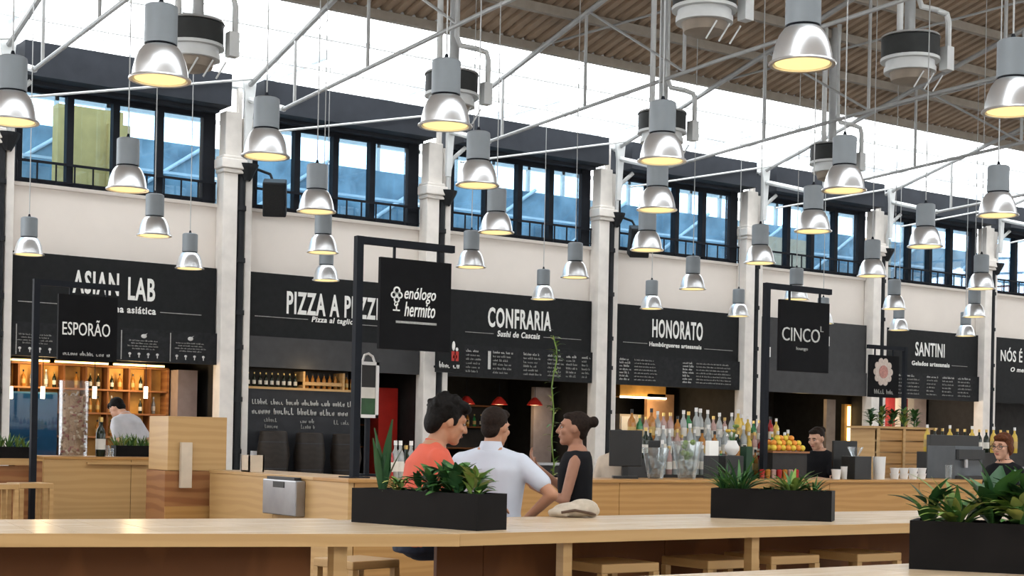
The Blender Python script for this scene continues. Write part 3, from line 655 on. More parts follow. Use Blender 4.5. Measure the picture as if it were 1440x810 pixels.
for k in range(10): ro.cyl((.165 * math.cos(k * PI / 5), .165 * math.sin(k * PI / 5), -.004), (.165 * math.cos(k * PI / 5), .165 * math.sin(k * PI / 5), .004), .055, n=12)
ro.cyl((0, 0, -.006), (0, 0, .006), .18, n=24)
r1 = ro.build('rosette', mat('pale_cream_pink', (.62, .52, .46), .6, scale=30, var=.15), t); r1.location = (a, -.026, z); r1.rotation_euler = (PI / 2, 0, 0)
r2 = MB().cyl((0, 0, 0), (0, 0, .006), .1, n=20).build('rosette_centre', mat('salmon_print', (.55, .26, .22), .6, scale=40, var=.25), t); r2.location = (a, -.032, z); r2.rotation_euler = (PI / 2, 0, 0)
a, z = q(1229, 551); b, _ = q(1256, 552); scribble(t, 'small_print', a, b, z, .09, -.028, CHALK, rnd)
# little red and white lettered sign at the third column
A = onY(614, 468, 23.4); B = onY(652, 525, 23.4)
t = thing('projecting_sign', 'small dark sign with red and white script beside the third column', 'sign', (A.x, 23.4, B.z))
MB().box(0, B.x - A.x, 0, .04, 0, A.z - B.z).build('panel', BLACK, t); MB().box(.2, .24, .04, YW - .3 - 23.4, .1, .14).build('bracket', STEELB, t)
wd = B.x - A.x
MB().ball((wd * .62, 0, .50), (.035, .006, .09)).ball((wd * .74, 0, .44), (.03, .006, .035)).build('white_mark', LETTER, t)
MB().box(wd * .55, wd * .65, -.006, 0, .22, .40).box(wd * .70, wd * .80, -.006, 0, .22, .40).box(wd * .6, wd * .75, -.006, 0, .27, .33).build('red_mark', REDM, t)
scribble(t, 'white_script', wd * .1, wd * .85, .12, .13, -.006, LETTER, rnd)

# ------------------------------------------------------------------ bars and kiosks
KX0, KY0, KY1, KX1 = 6.03, 11.0, 13.84, 17.5
t = thing('bar_counter', 'long oak bar counter island with bottles along it', 'bar')
for k in range(8):
    x0 = KX0 + .06 + k * (KX1 - KX0 - .06) / 8; x1 = KX0 + .06 + (k + 1) * (KX1 - KX0 - .06) / 8 - .006
    MB().box(x0, x1, KY0, KY0 + .05, 0, BT_Z - .03).build('front_panel', WOOD, t)
for k in range(2):
    y0 = KY0 + k * 1.42; MB().box(KX0, KX0 + .05, y0, y0 + 1.414, 0, BT_Z - .03).build('end_panel', WOODL, t)
MB().box(KX0 - .01, KX1, KY0 - .02, KY0 + .62, BT_Z - .03, BT_Z).build('front_worktop', WOOD, t, bevel=.004)
MB().box(KX0 - .01, KX0 + .62, KY0 + .62, KY1, BT_Z - .03, BT_Z).build('end_worktop', WOODL, t, bevel=.004)
MB().box(KX0 + .05, KX1, KY1 - .5, KY1, 0, 1.0).build('back_cabinet', WOODD, t)
# tiered bottle riser on the bar
RX0, RX1 = onY(905, 640, 11.9).x, onY(1120, 640, 11.9).x
t = thing('bottle_riser', 'stepped dark bottle riser standing on the bar', 'shelf')
for k, z in enumerate((1.14, 1.30, 1.48)):
    MB().box(RX0, RX1, 11.66 + k * .2, 11.86 + k * .2, .0 if k else 0, z + .03).build('step', INT_D, t)
where = 'on the stepped riser of the bar'
kinds = ['clear', 'clear', 'clear', 'green', 'amber', 'pink', 'dark', 'clear', 'yellow', 'red']
for k, z in enumerate((1.17, 1.33, 1.51)):
    n = 25
    for j in range(n):
        x = RX0 + .06 + j * (RX1 - RX0 - .12) / (n - 1)
        kd = rnd.choice(kinds[:8] if j < 17 else ['amber', 'yellow', 'red', 'clear', 'yellow', 'pink', 'green'])
        bottle(kd, (x, 11.76 + k * .2 + rnd.uniform(-.02, .02), z), where, 'bottles on the bar riser', rnd.uniform(.85, 1.15))
# glass ice bowls
def bowl(label, x0, x1, yt, yb, Y, fill):
    A = onY((x0 + x1) / 2, yb, Y); px = F / ((A - O3).dot(VIEW)); r = (x1 - x0) / px / 2; h = (yb - yt) / px
    t = thing('glass_bowl', label, 'bowl', (A.x, Y, BT_Z))
    MB().lathe([(0, 0), (r * .52, 0), (r * .55, .01), (r * .72, h * .4), (r, h), (r * .97, h), (r * .69, h * .4), (r * .50, .02), (0, .02)], 22).build('glass', GLASS, t, True)
    for k in range(26):
        z = rnd.uniform(.04, h * .75); rr = r * (.42 + .4 * z / h) * math.sqrt(rnd.random()); a = rnd.random() * 6.28
        ic = MB().box(-.018, .018, -.018, .018, -.018, .018).build('ice_cube', GLASS, t, bevel=.004); ic.location = (rr * math.cos(a), rr * math.sin(a), z); ic.rotation_euler = (a, z * 30, a * 2)
    if fill:
        for k in range(9):
            a = rnd.random() * 6.28; rr = r * .55 * rnd.random(); c = MB().ball((0, 0, 0), (.03, .03, .028)).build('lime', LEAF[2], t, True); c.location = (rr * math.cos(a), rr * math.sin(a), h * rnd.uniform(.55, 1.0))
bowl('clear glass ice bowl with a pale rim next to the till', 902, 941, 628, 672, 11.25, False)
bowl('clear glass ice bowl topped with green limes', 943, 988, 620, 673, 11.22, True)
# tills, printers, cups
def till(label, x0, x1, yt, yb, Y, face=0.0):
    A = onY((x0 + x1) / 2, yb, Y); px = F / ((A - O3).dot(VIEW)); wd = (x1 - x0) / px; h = (yb - yt) / px
    t = thing('till_screen', label, 'till', (A.x, Y, BT_Z), -.6 + face)
    MB().box(-wd / 2, wd / 2, -.02, .02, h * .25, h).build('screen', BLK, t, bevel=.008)
    MB().box(-wd * .46, wd * .46, .021, .024, h * .3, h * .95).build('display', mat('screen_blue', (.05, .09, .14), .2), t)
    MB().box(-.03, .03, .0, .05, .02, h * .4).build('stem', BLK, t); MB().box(-wd * .38, wd * .38, -.09, .09, 0, .025).build('foot', BLK, t)
till('tall black till screen seen from behind at the bar end', 856, 902, 601, 669, 11.35)
till('small black card screen above the ice bowl', 911, 928, 607, 660, 11.5)
till('dark till screen beside the barmaid', 1168, 1206, 616, 669, 11.5, .3)
def cup(label, xc, yt, yb, w, Y, m=WHITEC, taper=1.15, z0=BT_Z, name='paper_cup', cat='cup', group=None):
    A = onY(xc, yb, Y); px = F / ((A - O3).dot(VIEW)); r = w / px / 2; h = (yb - yt) / px
    t = thing(name, label, cat, (A.x, Y, z0), group=group)
    MB().lathe([(0, 0), (r / taper, 0), (r, h), (r * .93, h), (r / taper * .92, .01), (0, .01)], 16).build('body', m, t, True)
    MB().lathe([(r, h - .008), (r * 1.04, h - .004), (r, h)], 16).build('rim', m, t, True)
    return t
cup('tall white paper cup stack beside the black coffee box', 1236, 637, 669, 18, 11.2)
for k, xc in enumerate((1258, 1271, 1284, 1296)):
    for j in range(2): cup('white ceramic cup stacked on the bar', xc, 660, 668, 13, 11.3 + .02 * j, taper=1.3, z0=BT_Z + j * .062, group='stacked white cups', name='coffee_cup')
cup('white coffee cup beside the barmaid', 1176, 654, 668, 14, 11.2, taper=1.3, name='coffee_cup'); cup('white coffee cup next to the dark till', 1188, 650, 668, 12, 11.25, taper=1.2, name='coffee_cup')
cup('white glass tumbler at the right of the bar', 1334, 648, 668, 10, 11.3, GLASS)
def boxthing(name, label, cat, x0, x1, yt, yb, Y, d, m, z0=None, extra=None):
    A = onY(x0, yb, Y); B = onY(x1, yt, Y); zb = A.z if z0 is None else z0
    t = thing(name, label, cat, (A.x, Y, zb))
    MB().box(0, B.x - A.x, 0, d, 0, B.z - zb).build('body', m, t, bevel=.006)
    return t, B.x - A.x, B.z - zb
t, w_, h_ = boxthing('coffee_box', 'black coffee grinder box on the bar', 'grinder', 1202, 1226, 642, 669, 11.1, .2, BLK, BT_Z)
MB().lathe([(.04, 0), (.09, .1), (0, .1)], 12, (w_ / 2, .12, h_)).build('hopper', GLASS, t, True)
t, w_, h_ = boxthing('menu_card', 'white menu card block on a black stand', 'card', 997, 1011, 620, 640, 11.3, .06, LETTER, onY(1000, 641, 11.3).z); MB().box(0, w_, -.0, .08, BT_Z - onY(1000, 641, 11.3).z, 0).build('stand', BLK, t)
p = onY(1033, 640, 11.3); t = thing('vase', 'round white vase of small flowers near the CINCO pole', 'vase', (p.x, 11.34, p.z))
MB().lathe([(0, 0), (.04, 0), (.075, .05), (.078, .08), (.05, .13), (.045, .15), (.04, .15), (0, .1)], 18).build('body', WHITEC, t, True)
for k in range(9):
    a = k * 2.4; q_ = (.05 * math.cos(a), .05 * math.sin(a), .2 + .05 * (k % 3)); f_ = MB().tube([(0, 0, .12), q_], .004, 5).build('flower_stem', LEAF[1], t); MB().ball(q_, (.022, .022, .018), 8, 6).build('blossom', (WHITEC, BG['yellow'], LEAF[2])[k % 3], f_, True)
boxthing('speaker_block', 'black block under the round white vase', 'block', 1020, 1046, 641, 669, 11.28, .12, BLK, BT_Z)
boxthing('green_bin', 'dark green bottle cooler near the CINCO pole', 'cooler', 1049, 1059, 628, 669, 11.38, .1, mat('bottle_green_box', (.012, .05, .022), .5), BT_Z)
# fruit and flowers near the barmaid
A = onY(1082, 634, 11.45); B = onY(1134, 632, 11.45); fz = A.z
t = thing('fruit_stand', 'dark stand carrying the fruit pile on the bar', 'stand')
MB().box(A.x + .02, B.x - .02, 11.42, 11.62, BT_Z, fz - .02).build('body', INT_D, t); MB().box(A.x, B.x, 11.40, 11.64, fz - .02, fz).build('tray', WOODM, t)
nfr = 0
for lay, (cnt, rows) in enumerate(((7, 3), (6, 2), (4, 1))):
    for r in range(rows):
        for j in range(cnt):
            x = (A.x + B.x) / 2 + (j - (cnt - 1) / 2) * .073; y = 11.52 + (r - (rows - 1) / 2) * .071 + rnd.uniform(-.006, .006); x += rnd.uniform(-.012, .012)
            tag(MB().ball((0, 0, 0), (.035, .035, .033)).build('fruit', (mat('lemon', (.75, .55, .06), .5), mat('orange_fruit', (.75, .28, .04), .5))[(j + lay) % 2], None, True), ('yellow lemon' if (j + lay) % 2 == 0 else 'bright orange') + ' in the fruit pile before the bar riser', 'fruit', 'fruit pile on the bar').location = (x, y, fz + .034 + lay * .052)
for k in range(7):
    p = onY(1072 + k * 8, 650 + (k % 2) * 4, 11.36)
    tag(MB().lathe([(0, 0), (.025, 0), (.03, .09), (.02, .1), (0, .1)], 10).build('jar', (BG['red'], BG['amber'], BG['pink'])[k % 3], None, True), 'small %s jar lined up before the fruit stand' % ('red', 'amber', 'pink')[k % 3], 'jar', 'jars before the fruit stand').location = (p.x, 11.36, BT_Z)

# end of bar: upright cabinet, menu batten, dispenser, crate
t = thing('upright_cabinet', 'tall pale wooden cabinet block behind the bar end', 'cabinet'); YC = 13.95
A = onY(237, 585, YC); B = onY(318, 662, YC); C2 = onY(295, 700, YC)
MB().box(A.x, B.x, YC, YC + .5, B.z, A.z).build('upper_block', WOODL, t, bevel=.004)
MB().box(A.x - .02, C2.x, YC + .01, YC + .5, 0, B.z - .004).build('lower_panel', WOODM, t)
MB().box(A.x - .02, C2.x, YC - .01, YC + .01, 0, onY(260, 712, YC).z).build('plinth', WOOD, t)
b0 = onY(255, 622, YC - .05); b1 = onY(269, 686, YC - .05); MB().box(b0.x, b1.x, YC - .06, YC - .012, b1.z, b0.z).build('menu_batten', mat('bleached_wood', (.66, .55, .42), .6), t)
p0, p1 = onX(381, 676, KX0), onX(432, 727, KX0)
t = thing('steel_dispenser', 'brushed steel napkin dispenser hung on the bar end panel', 'dispenser', (KX0, (p0.y + p1.y) / 2, p1.z))
hw = abs(p0.y - p1.y) / 2; hh = 1.10 - p1.z
MB().box(-.10, -.002, -hw * .9, hw * .9, 0, hh).build('body', STEEL, t, bevel=.01); MB().box(-.085, -.02, -hw * .75, hw * .75, hh, hh + .025).build('lid', BLK, t)
MB().box(-.105, -.098, -hw * .3, hw * .3, hh * .78, hh * .95).build('slot', BLK, t)
p = onX(355, 667, KX0 + .15)
t = thing('cutlery_box', 'small pale wooden cutlery box on the bar end', 'box', (KX0 + .15, p.y, BT_Z))
MB().box(-.08, .08, -.085, -.07, 0, .16).box(-.08, .08, .07, .085, 0, .16).box(-.08, -.065, -.085, .085, 0, .16).box(.065, .08, -.085, .085, 0, .16).box(-.08, .08, -.08, .08, 0, .015).build('box', mat('bleached_wood', (.66, .55, .42), .6), t)
for k in range(5): MB().cyl((0, -.05 + k * .025, .02), (.01, -.055 + k * .027, .2), .008, n=6).build('cutlery', STEEL, t)
# framed poster by the enólogo pole
p0, p1 = onY(505, 508, 11.9), onY(532, 588, 11.9)
t = thing('poster_frame', 'narrow white framed poster with an arched handle beside the enólogo pole', 'frame', (p0.x, 11.9, BT_Z)); W_ = p1.x - p0.x; zb = p1.z - BT_Z; zt = p0.z - BT_Z
MB().box(0, .03, 0, .03, zb, zt).box(W_ - .03, W_, 0, .03, zb, zt).box(0, W_, 0, .03, zb, zb + .03).box(0, W_, 0, .03, zt - .03, zt).build('frame', WHITEC, t)
MB().tube([(W_ * .2, .015, zt), (W_ * .3, .015, zt + .06), (W_ * .5, .015, zt + .075), (W_ * .7, .015, zt + .05), (W_ * .8, .015, zt)], .012).build('handle', WHITEC, t)
for k, (a, b, m) in enumerate(((0, .33, LEAF[0]), (.33, .55, PAPER), (.55, 1, INT_D))): MB().box(.03, W_ - .03, .012, .02, zb + .03 + (zt - zb - .06) * a, zb + .03 + (zt - zb - .06) * b).build('print', m, t)
MB().box(W_ * .4, W_ * .6, .0, .03, .02, zb).build('stem', STEELB, t); MB().box(0, W_, -.06, .1, 0, .02).build('foot', STEELB, t)
# wine bottles/glasses behind the planter on the bar
for k, (xp, kd) in enumerate(((548, 'red'), (556, 'clear'), (563, 'clear'), (571, 'dark'), (578, 'clear'))): p = onY(xp, 640, 11.3); bottle(kd, (p.x, 11.3, BT_Z), 'on the bar near the enólogo pole', 'bottles near the enólogo pole')

# wine kiosk on the left
YA = 15.4; A = onY(62, 643, YA); B = onY(300, 643, YA); ZA = A.z
t = thing('wine_kiosk', 'oak wine kiosk counter under the ESPORÃO sign', 'counter')
for k in range(2):
    w2 = (B.x - A.x) / 2; MB().box(A.x + k * w2, A.x + (k + 1) * w2 - .006, YA, YA + .05, 0, ZA - .02).build('front_panel', WOODL, t)
MB().box(A.x, B.x, YA - .01, YA + .7, ZA - .02, ZA + .01).build('worktop', WOOD, t, bevel=.004)
a, b = onY(122, 651, YA - .02), onY(208, 652, YA - .02); MB().box(a.x, b.x, YA - .05, YA, a.z - .015, a.z + .01).build('ledge', WOODL, t)
MB().box(A.x - 2.4, A.x - .01, YA + .3, YA + .9, ZA - .09, ZA - .02).build('side_worktop', WOODL, t); MB().box(A.x - 2.4, A.x - .02, YA + .36, YA + .4, .1, ZA - .1).build('side_panel', WOODM, t)
ZA += .01
# cork vase
c = onY(102, 643, YA + .2); px = F / ((c - O3).dot(VIEW)); r = 20 / px; h = 106 / px
t = thing('cork_vase', 'tall glass cylinder vase filled with wine corks', 'vase', (c.x, YA + .2, ZA))
MB().lathe([(0, 0), (r, 0), (r * 1.05, h), (r * 1.01, h), (r * .96, .015), (0, .015)], 24).build('glass', GLASSC, t, True)
ck = MB().cyl((0, 0, -.022), (0, 0, .022), .012, n=7)
ckm = [ck.mesh('cork', mat('cork_brown', (.42, .27, .17), .8, scale=60, var=.2)), MB().cyl((0, 0, -.022), (0, 0, .022), .012, n=7).mesh('cork', mat('cork_red', (.32, .12, .10), .8)), MB().cyl((0, 0, -.022), (0, 0, .022), .012, n=7).mesh('cork', mat('cork_pale', (.60, .48, .36), .8))]
for k in range(290):
    a = rnd.random() * 6.28; rr = r * .86 * (rnd.random() ** .3); o = link('cork', rnd.choice(ckm), t, (rr * math.cos(a), rr * math.sin(a), .03 + rnd.random() * h * .80), (rnd.random() * 3, rnd.random() * 3, rnd.random() * 3))
MB().cyl((0, 0, .01), (0, 0, h * .8), r * .72, n=14).build('cork_fill', mat('cork_brown', (.42, .27, .17), .8), t)
p = onY(141, 643, YA + .15); bottle('dark', (p.x, YA + .15, ZA), 'with a white label on the wine kiosk', None, 1.45)
for xp, hh in ((150, 16), (156, 12), (216, 22), (222, 14)): cup('clear wine glass on the oak wine kiosk', xp, 643 - hh, 643, 7, YA + .12, GLASS, z0=ZA, name='wine_glass', cat='glass', group='wine glasses on the kiosk')
# bar stools at the kiosk
def stool(label, x, y, rz, h=.78, group=None, sc=.34):
    t = thing('bar_stool', label, 'stool', (x, y, 0), rz, group)
    s2 = sc / 2
    MB().box(-s2, s2, -s2, s2, h - .05, h).build('seat', WOODL, t, bevel=.006)
    for sx in (-1, 1):
        for sy in (-1, 1): MB().box(sx * s2 - .02 - sx * .02, sx * s2 + .02 - sx * .02, sy * s2 - .02 - sy * .02, sy * s2 + .02 - sy * .02, 0, h - .05).build('leg', WOODL, t)
    MB().box(-s2 + .02, s2 - .02, -s2 + .005, -s2 + .03, .25, .29).build('footrest', WOODL, t); MB().box(-s2 + .02, s2 - .02, s2 - .03, s2 - .005, .25, .29).build('footrest', WOODL, t)
    return t
for xp, yy in ((-8, 14.5), (42, 14.75)): p = onY(xp, 690, yy); stool('pale wooden bar stool at the wine kiosk under the ESPORÃO sign', p.x, yy, .1, .98, 'stools at the wine kiosk')

# crates with greenery and black board to the right, behind the bar
t = thing('crate_stand', 'stacked slatted wooden crate stand behind the bar', 'crate'); YK = 14.6
A = onY(1233, 602, YK); B = onY(1306, 655, YK)
for k in range(4):
    z0 = 1.1 + k * (A.z - 1.1) / 4; MB().box(A.x, B.x, YK, YK + .03, z0, z0 + (A.z - 1.1) / 4 - .025).build('slat', WOOD, t)
for fx in (0, .48, .95): MB().box(A.x + (B.x - A.x) * fx, A.x + (B.x - A.x) * fx + .05, YK - .02, YK + .5, 0, A.z).build('upright', WOODL, t)
MB().box(A.x - .1, B.x + .15, YK - .03, YK + .5, A.z, A.z + .03).build('top_board', WOODL, t)
ZK = A.z + .03; KXa, KXb = A.x, B.x
boxthing('blackboard', 'plain black board standing behind the bar cups', 'board', 1307, 1377, 613, 668, 13.0, .06, BLK, 0.0)
p0 = onY(1310, 612, 13.06); p1 = onY(1440, 606, 13.06)
t = thing('wine_rack', 'narrow dark rack with a row of gold capped bottles', 'rack'); MB().box(p0.x, p1.x, 13.1, 13.3, 0, p0.z - .22).build('body', INT_D, t)
for k in range(13): bottle('dark' if k % 3 else 'yellow', (p0.x + .08 + k * (p1.x - p0.x - .1) / 12, 13.2, p0.z - .22), 'in the narrow rack behind the black board', 'gold capped bottles in the rack', 1.1)
t, w_, h_ = boxthing('coffee_machine', 'grey steel coffee machine at the far bar end', 'machine', 1342, 1382, 628, 669, 11.35, .4, mat('dark_machine_steel', (.10, .11, .12), .5), BT_Z)
MB().box(.02, w_ - .02, -.05, 0, h_ * .6, h_ * .9).build('group_head', BLK, t); MB().cyl((w_ * .3, -.04, h_ * .35), (w_ * .3, -.04, h_ * .6), .025, n=8).build('spout', STEEL, t); MB().box(.02, w_ - .02, -.12, 0, 0, .04).build('drip_tray', BLK, t)

# ------------------------------------------------------------------ tables
TZ = 1.05
def quad_prism(mb, c, z0, z1):
    v0 = [mb.bm.verts.new((x, y, z0)) for x, y in c]; v1 = [mb.bm.verts.new((x, y, z1)) for x, y in c]
    mb.bm.faces.new(v0[::-1]); mb.bm.faces.new(v1)
    for i in range(4): mb.bm.faces.new((v0[i], v0[(i + 1) % 4], v1[(i + 1) % 4], v1[i]))
    return mb
def lerp2(a, b, t): return (a[0] + (b[0] - a[0]) * t, a[1] + (b[1] - a[1]) * t)
def table(label, FL, FR, BR, BL, n, legs_f, panel):
    t = thing('communal_table', label, 'table')
    top = MB(); quad_prism(top, [lerp2(FL, BL, .01), lerp2(FR, BR, .01), lerp2(FR, BR, .99), lerp2(FL, BL, .99)], TZ - .055, TZ - .022)
    tp = top.build('table_top', WOODL, t)
    e0 = Vector(FL) - Vector(FR); nn = Vector((-e0.y, e0.x)).normalized() * .014
    nn = nn if nn.y < 0 else -nn
    quad_prism(MB(), [tuple(Vector(FL) + nn), tuple(Vector(FR) + nn), FR, FL], TZ - .058, TZ + .0005).build('edging', WOODL, t)
    for k in range(n):
        a, b = k / n, (k + 1) / n - .0012
        quad_prism(MB(), [lerp2(FL, FR, a), lerp2(FL, FR, b), lerp2(BL, BR, b), lerp2(BL, BR, a)], TZ - .022, TZ).build('plank', WOODT, tp)
    for (x, y) in legs_f:
        MB().box(x - .028, x + .028, y, y + .06, 0, TZ - .055).build('leg', WOODL, t); MB().box(x - .028, x + .028, y + .9, y + .96, 0, TZ - .055).build('leg', WOODL, t)
    for (P, Q) in panel:
        d = (Vector(Q) - Vector(P)).normalized() * .015; nrm = Vector((-d.y, d.x))
        quad_prism(MB(), [tuple(Vector(P) - nrm), tuple(Vector(Q) - nrm), tuple(Vector(Q) + nrm), tuple(Vector(P) + nrm)], .0, TZ - .056).build('knee_panel', WOODD, t)
    return t
def xy(p): return (p.x, p.y)
lf = onZ(-150, 750, TZ); lb = onZ(-150, 731, TZ)
p_leg = onZ(482, 766, TZ - .055)
table('long varnished communal table with a planter at its joined end', (lf.x, lf.y), (3.83, 5.90), (3.83, 7.26), (lb.x, lb.y), 13, [], [((lf.x + .25, lf.y + .55), (p_leg.x + .02, p_leg.y + .36))])
tl = [o for o in COL.objects if o.name.startswith('communal_table')][0]
MB().box(p_leg.x - .035, p_leg.x + .035, p_leg.y + .02, p_leg.y + .08, 0, TZ - .055).box(p_leg.x - .035, p_leg.x + .035, p_leg.y + .9, p_leg.y + .96, 0, TZ - .055).box(p_leg.x - .03, p_leg.x + .03, p_leg.y + .08, p_leg.y + .9, .1, .18).build('leg', WOODL, tl)
l1 = onY(802, 770, 5.98).x; l2 = onY(1066, 770, 5.98).x
table('long varnished communal table in front of the bar people', (3.84, 5.92), (10.6, 5.92), (10.6, 7.10), (3.84, 7.10), 20, [(l1, 6.0), (l2, 6.0), (l2 + 1.85, 6.0)],
      [((onY(612, 790, 6.78).x, 6.78), (l1, 6.78)), ((l1 + .004, 6.78), (l2, 6.78)), ((l2 + .004, 6.78), (10.5, 6.78))])
table('near communal table carrying the largest planter', (2.6, 2.75), (5.6, 2.75), (5.6, 3.86), (2.6, 3.86), 9, [(2.9, 2.8), (5.2, 2.8)], [])
for k, (xa, xb, yt) in enumerate(((835, 922, 793), (985, 1062, 788), (1070, 1150, 782), (1186, 1270, 779))):
    YS_ = 6.42; a, b = onY(xa, yt, YS_ - .15), onY(xb, yt, YS_ - .15)
    stool('pale wooden bar stool tucked under the communal table', (a.x + b.x) / 2, YS_, 0, a.z, 'stools under the long table', min(.40, b.x - a.x))
a = onY(575, 801, 6.6); stool('pale wooden bar stool beneath the joined table end', 3.55, 6.62, .2, .74, None, .38)
a = onY(530, 770, 7.6); stool('pale wooden bar stool behind the joined table end', a.x - .05, 7.75, .2, .78, None, .36)

# ------------------------------------------------------------------ planters and plants
def planter(label, P, Q, h, wd, z):
    P, Q = Vector(P), Vector(Q); d = (Q - P); L = d.length; ang = math.atan2(d.y, d.x)
    t = thing('planter_box', label, 'planter', (P.x, P.y, z), ang)
    MB().box(0, L, 0, .012, 0, h).box(0, L, wd - .012, wd, 0, h).box(0, .012, .012, wd - .012, 0, h).box(L - .012, L, .012, wd - .012, 0, h).box(.012, L - .012, .012, wd - .012, 0, .012).build('trough', PLANTB, t)
    MB().box(.013, L - .013, .013, wd - .013, .012, h - .03).build('soil', SOIL, t)
    return lambda u, v: P + d.normalized() * (u * L) + Vector((-d.y, d.x)).normalized() * (v * wd), z + h - .03
def blade(L, Wd, bend, tipw=0.0, fold=.25, n=7, wide=.45):
    bm = bmesh.new(); rows = []
    for k in range(n + 1):
        s = k / n; a = bend * s; y = L * (math.sin(a) / bend if abs(bend) > 1e-3 else s); zz = L * ((1 - math.cos(a)) / bend if abs(bend) > 1e-3 else 0)
        p = Vector((0, -zz, y)) if False else Vector((zz, 0, y))
        w = Wd * .5 * ((s / wide) ** .6 if s < wide else max(0.02, (1 - (s - wide) / (1 - wide)) ** .8)); w = max(w, Wd * .06)
        nrm = Vector((math.cos(a), 0, -math.sin(a)))
        rows.append([bm.verts.new(p + Vector((0, -w, 0)) - nrm * w * fold), bm.verts.new(p + nrm * .0), bm.verts.new(p + Vector((0, w, 0)) - nrm * w * fold)])
    for a, b in zip(rows, rows[1:]):
        for j in range(2): bm.faces.new((a[j], a[j + 1], b[j + 1], b[j]))
    me = bpy.data.meshes.new('leaf'); bm.to_mesh(me); bm.free()
    for p in me.polygons: p.use_smooth = True
    return me
def leafset(args, mats):
    out = []
    for a in args:
        for m in mats:
            me = blade(*a); me.materials.append(m); out.append(me)
    return out
LS = dict(sword=leafset(((.34, .055, .25), (.28, .05, -.2)), (LEAF[0], LEAF[0])), bush=leafset(((.11, .055, .9), (.09, .05, .5)), (LEAF[0], LEAF[1])), pale=leafset(((.12, .05, .8),), (LEAF[1], LEAF[2], LEAF[3])),
          spike=leafset(((.24, .022, .9), (.20, .02, .6)), (LEAF[1], LEAF[0])), lime=leafset(((.2, .03, 1.0), (.16, .028, .8)), (LEAF[2], LEAF[1])), dracaena=leafset(((.26, .04, 1.0), (.22, .036, .6)), (LEAF[2], LEAF[3], LEAF[1])), broad=leafset(((.20, .085, .8), (.17, .075, .5)), (LEAF[1], LEAF[0], LEAF[1])), grass=leafset(((.13, .012, .6),), (LEAF[1], LEAF[2])))
def plant(name, label, loc, kind, n, spread, sc=1.0, stem=0.0, group=None, h0=0.0):
    t = thing(name, label, 'plant', loc, rnd.random() * 6, group)
    MB().cyl((0, 0, -.02), (0, 0, max(.03, stem)), .008 * sc, .004 * sc, 6).build('stem', LEAF[1], t)
    for k in range(int(n * 1.5)):
        a = rnd.random() * 2 * PI; tilt = spread * (rnd.random() ** .7); z = stem * (k / n / 1.5) ** .8 if stem else 0
        r = rnd.random() * .03 * sc
        o = link('leaf', rnd.choice(LS[kind]), t, (r * math.cos(a), r * math.sin(a), z + h0 * rnd.random()), (0, tilt, a)); s = sc * rnd.uniform(.6, 1.05); o.scale = (s, s, s)
    return t
P3 = lambda f, u, v, z: (f(u, v).x, f(u, v).y, z)
def pl(x, y): p = onZ(x, y, TZ); return (p.x, p.y)
# planter on the joined end of the tables
f1, z1 = planter('black trough planter with a tall sword plant and dark bushes', pl(494, 734), pl(671, 747), .18, .22, TZ)
plant('sword_plant', 'tall upright dark green sword plant in the trough planter', P3(f1, .14, .5, z1), 'sword', 9, .28, 1.12)
for u, v, k, n, s in ((.3, .4, 'pale', 18, .8), (.42, .6, 'bush', 22, .9), (.55, .4, 'bush', 24, 1.1), (.66, .55, 'bush', 26, 1.3), (.76, .4, 'bush', 26, 1.25), (.87, .5, 'pale', 24, 1.1)):
    plant('leafy_plant', {'pale': 'low pale variegated leafy plant in the trough before the red shirt', 'bush': 'bushy dark green leafy plant in the trough before the red shirt'}[k], P3(f1, u, v, z1), k, n, 1.25, s, .10 * s, 'bushes before the red shirt')
f2, z2 = planter('black trough planter with spiky grass in front of the bar', pl(999, 728), pl(1169, 734), .18, .2, TZ)
for u, k, n, s, lab in ((.1, 'spike', 26, .9, 'spiky dark green grass plant in the trough before the bar'), (.22, 'spike', 34, 1.2, 'tallest spiky grass plant in the trough before the bar'), (.45, 'bush', 18, .7, 'small dark bush between the grass and the lime plant'), (.66, 'lime', 40, 1.15, 'lime green arching plant in the trough before the bar'), (.84, 'spike', 14, .7, 'sparse drooping grass at the end of the bar trough')):
    plant('potted_plant', lab, P3(f2, u, .5, z2), k, n, .9, s)
q0 = Vector(pl(1278, 800)); qd = (Vector(pl(1440, 808)) - q0).normalized()
f3, z3 = planter('largest black trough planter with variegated spiky leaves on the near table', tuple(q0), tuple(q0 + qd * .95), .18, .24, TZ)
for u, v, k, n, s, lab in ((.06, .5, 'broad', 12, .62, 'low broad leaf plant at the end of the near trough'), (.17, .45, 'dracaena', 26, .74, 'yellow green striped spiky plant in the near trough'), (.30, .6, 'broad', 16, .85, 'dark broad leaf plant behind the striped spiky plant'), (.40, .35, 'pale', 22, 1.0, 'pale mottled small leaf plant in the near trough'), (.46, .6, 'broad', 20, .9, 'tall broad leaf plant before the woman with glasses'), (.62, .5, 'dracaena', 18, .8, 'second striped spiky plant in the near trough'), (.8, .5, 'broad', 18, .9, 'broad leaf plant at the far end of the near trough')):
    plant('potted_plant', lab, P3(f3, u, v, z3), k, int(n * 1.3), 1.0, s * 1.28, .10 if k in ('broad', 'pale') else .02)
# little herb boxes on the wine kiosk
for lab, xa, xb, yb in (('small black herb box with fresh grass on the wine kiosk', 163, 216, 643), ('long black herb box at the side of the wine kiosk', -30, 46, 634)):
    a = onY(xa, yb, YA + .3); b = onY(xb, yb, YA + .3)
    fx, zx = planter(lab, (a.x, YA + .3), (b.x, YA + .3), .12, .16, ZA if xa > 0 else ZA - .03)
    for k in range(6): plant('herb', 'tuft of fresh green grass in the box %s' % ('beside the wine bottle' if xa > 0 else 'at the side of the wine kiosk'), P3(fx, .1 + k * .16, .5, zx), 'grass', 14, .6, 1.5, 0, 'herb tufts on the kiosk %s' % ('top' if xa > 0 else 'side'))
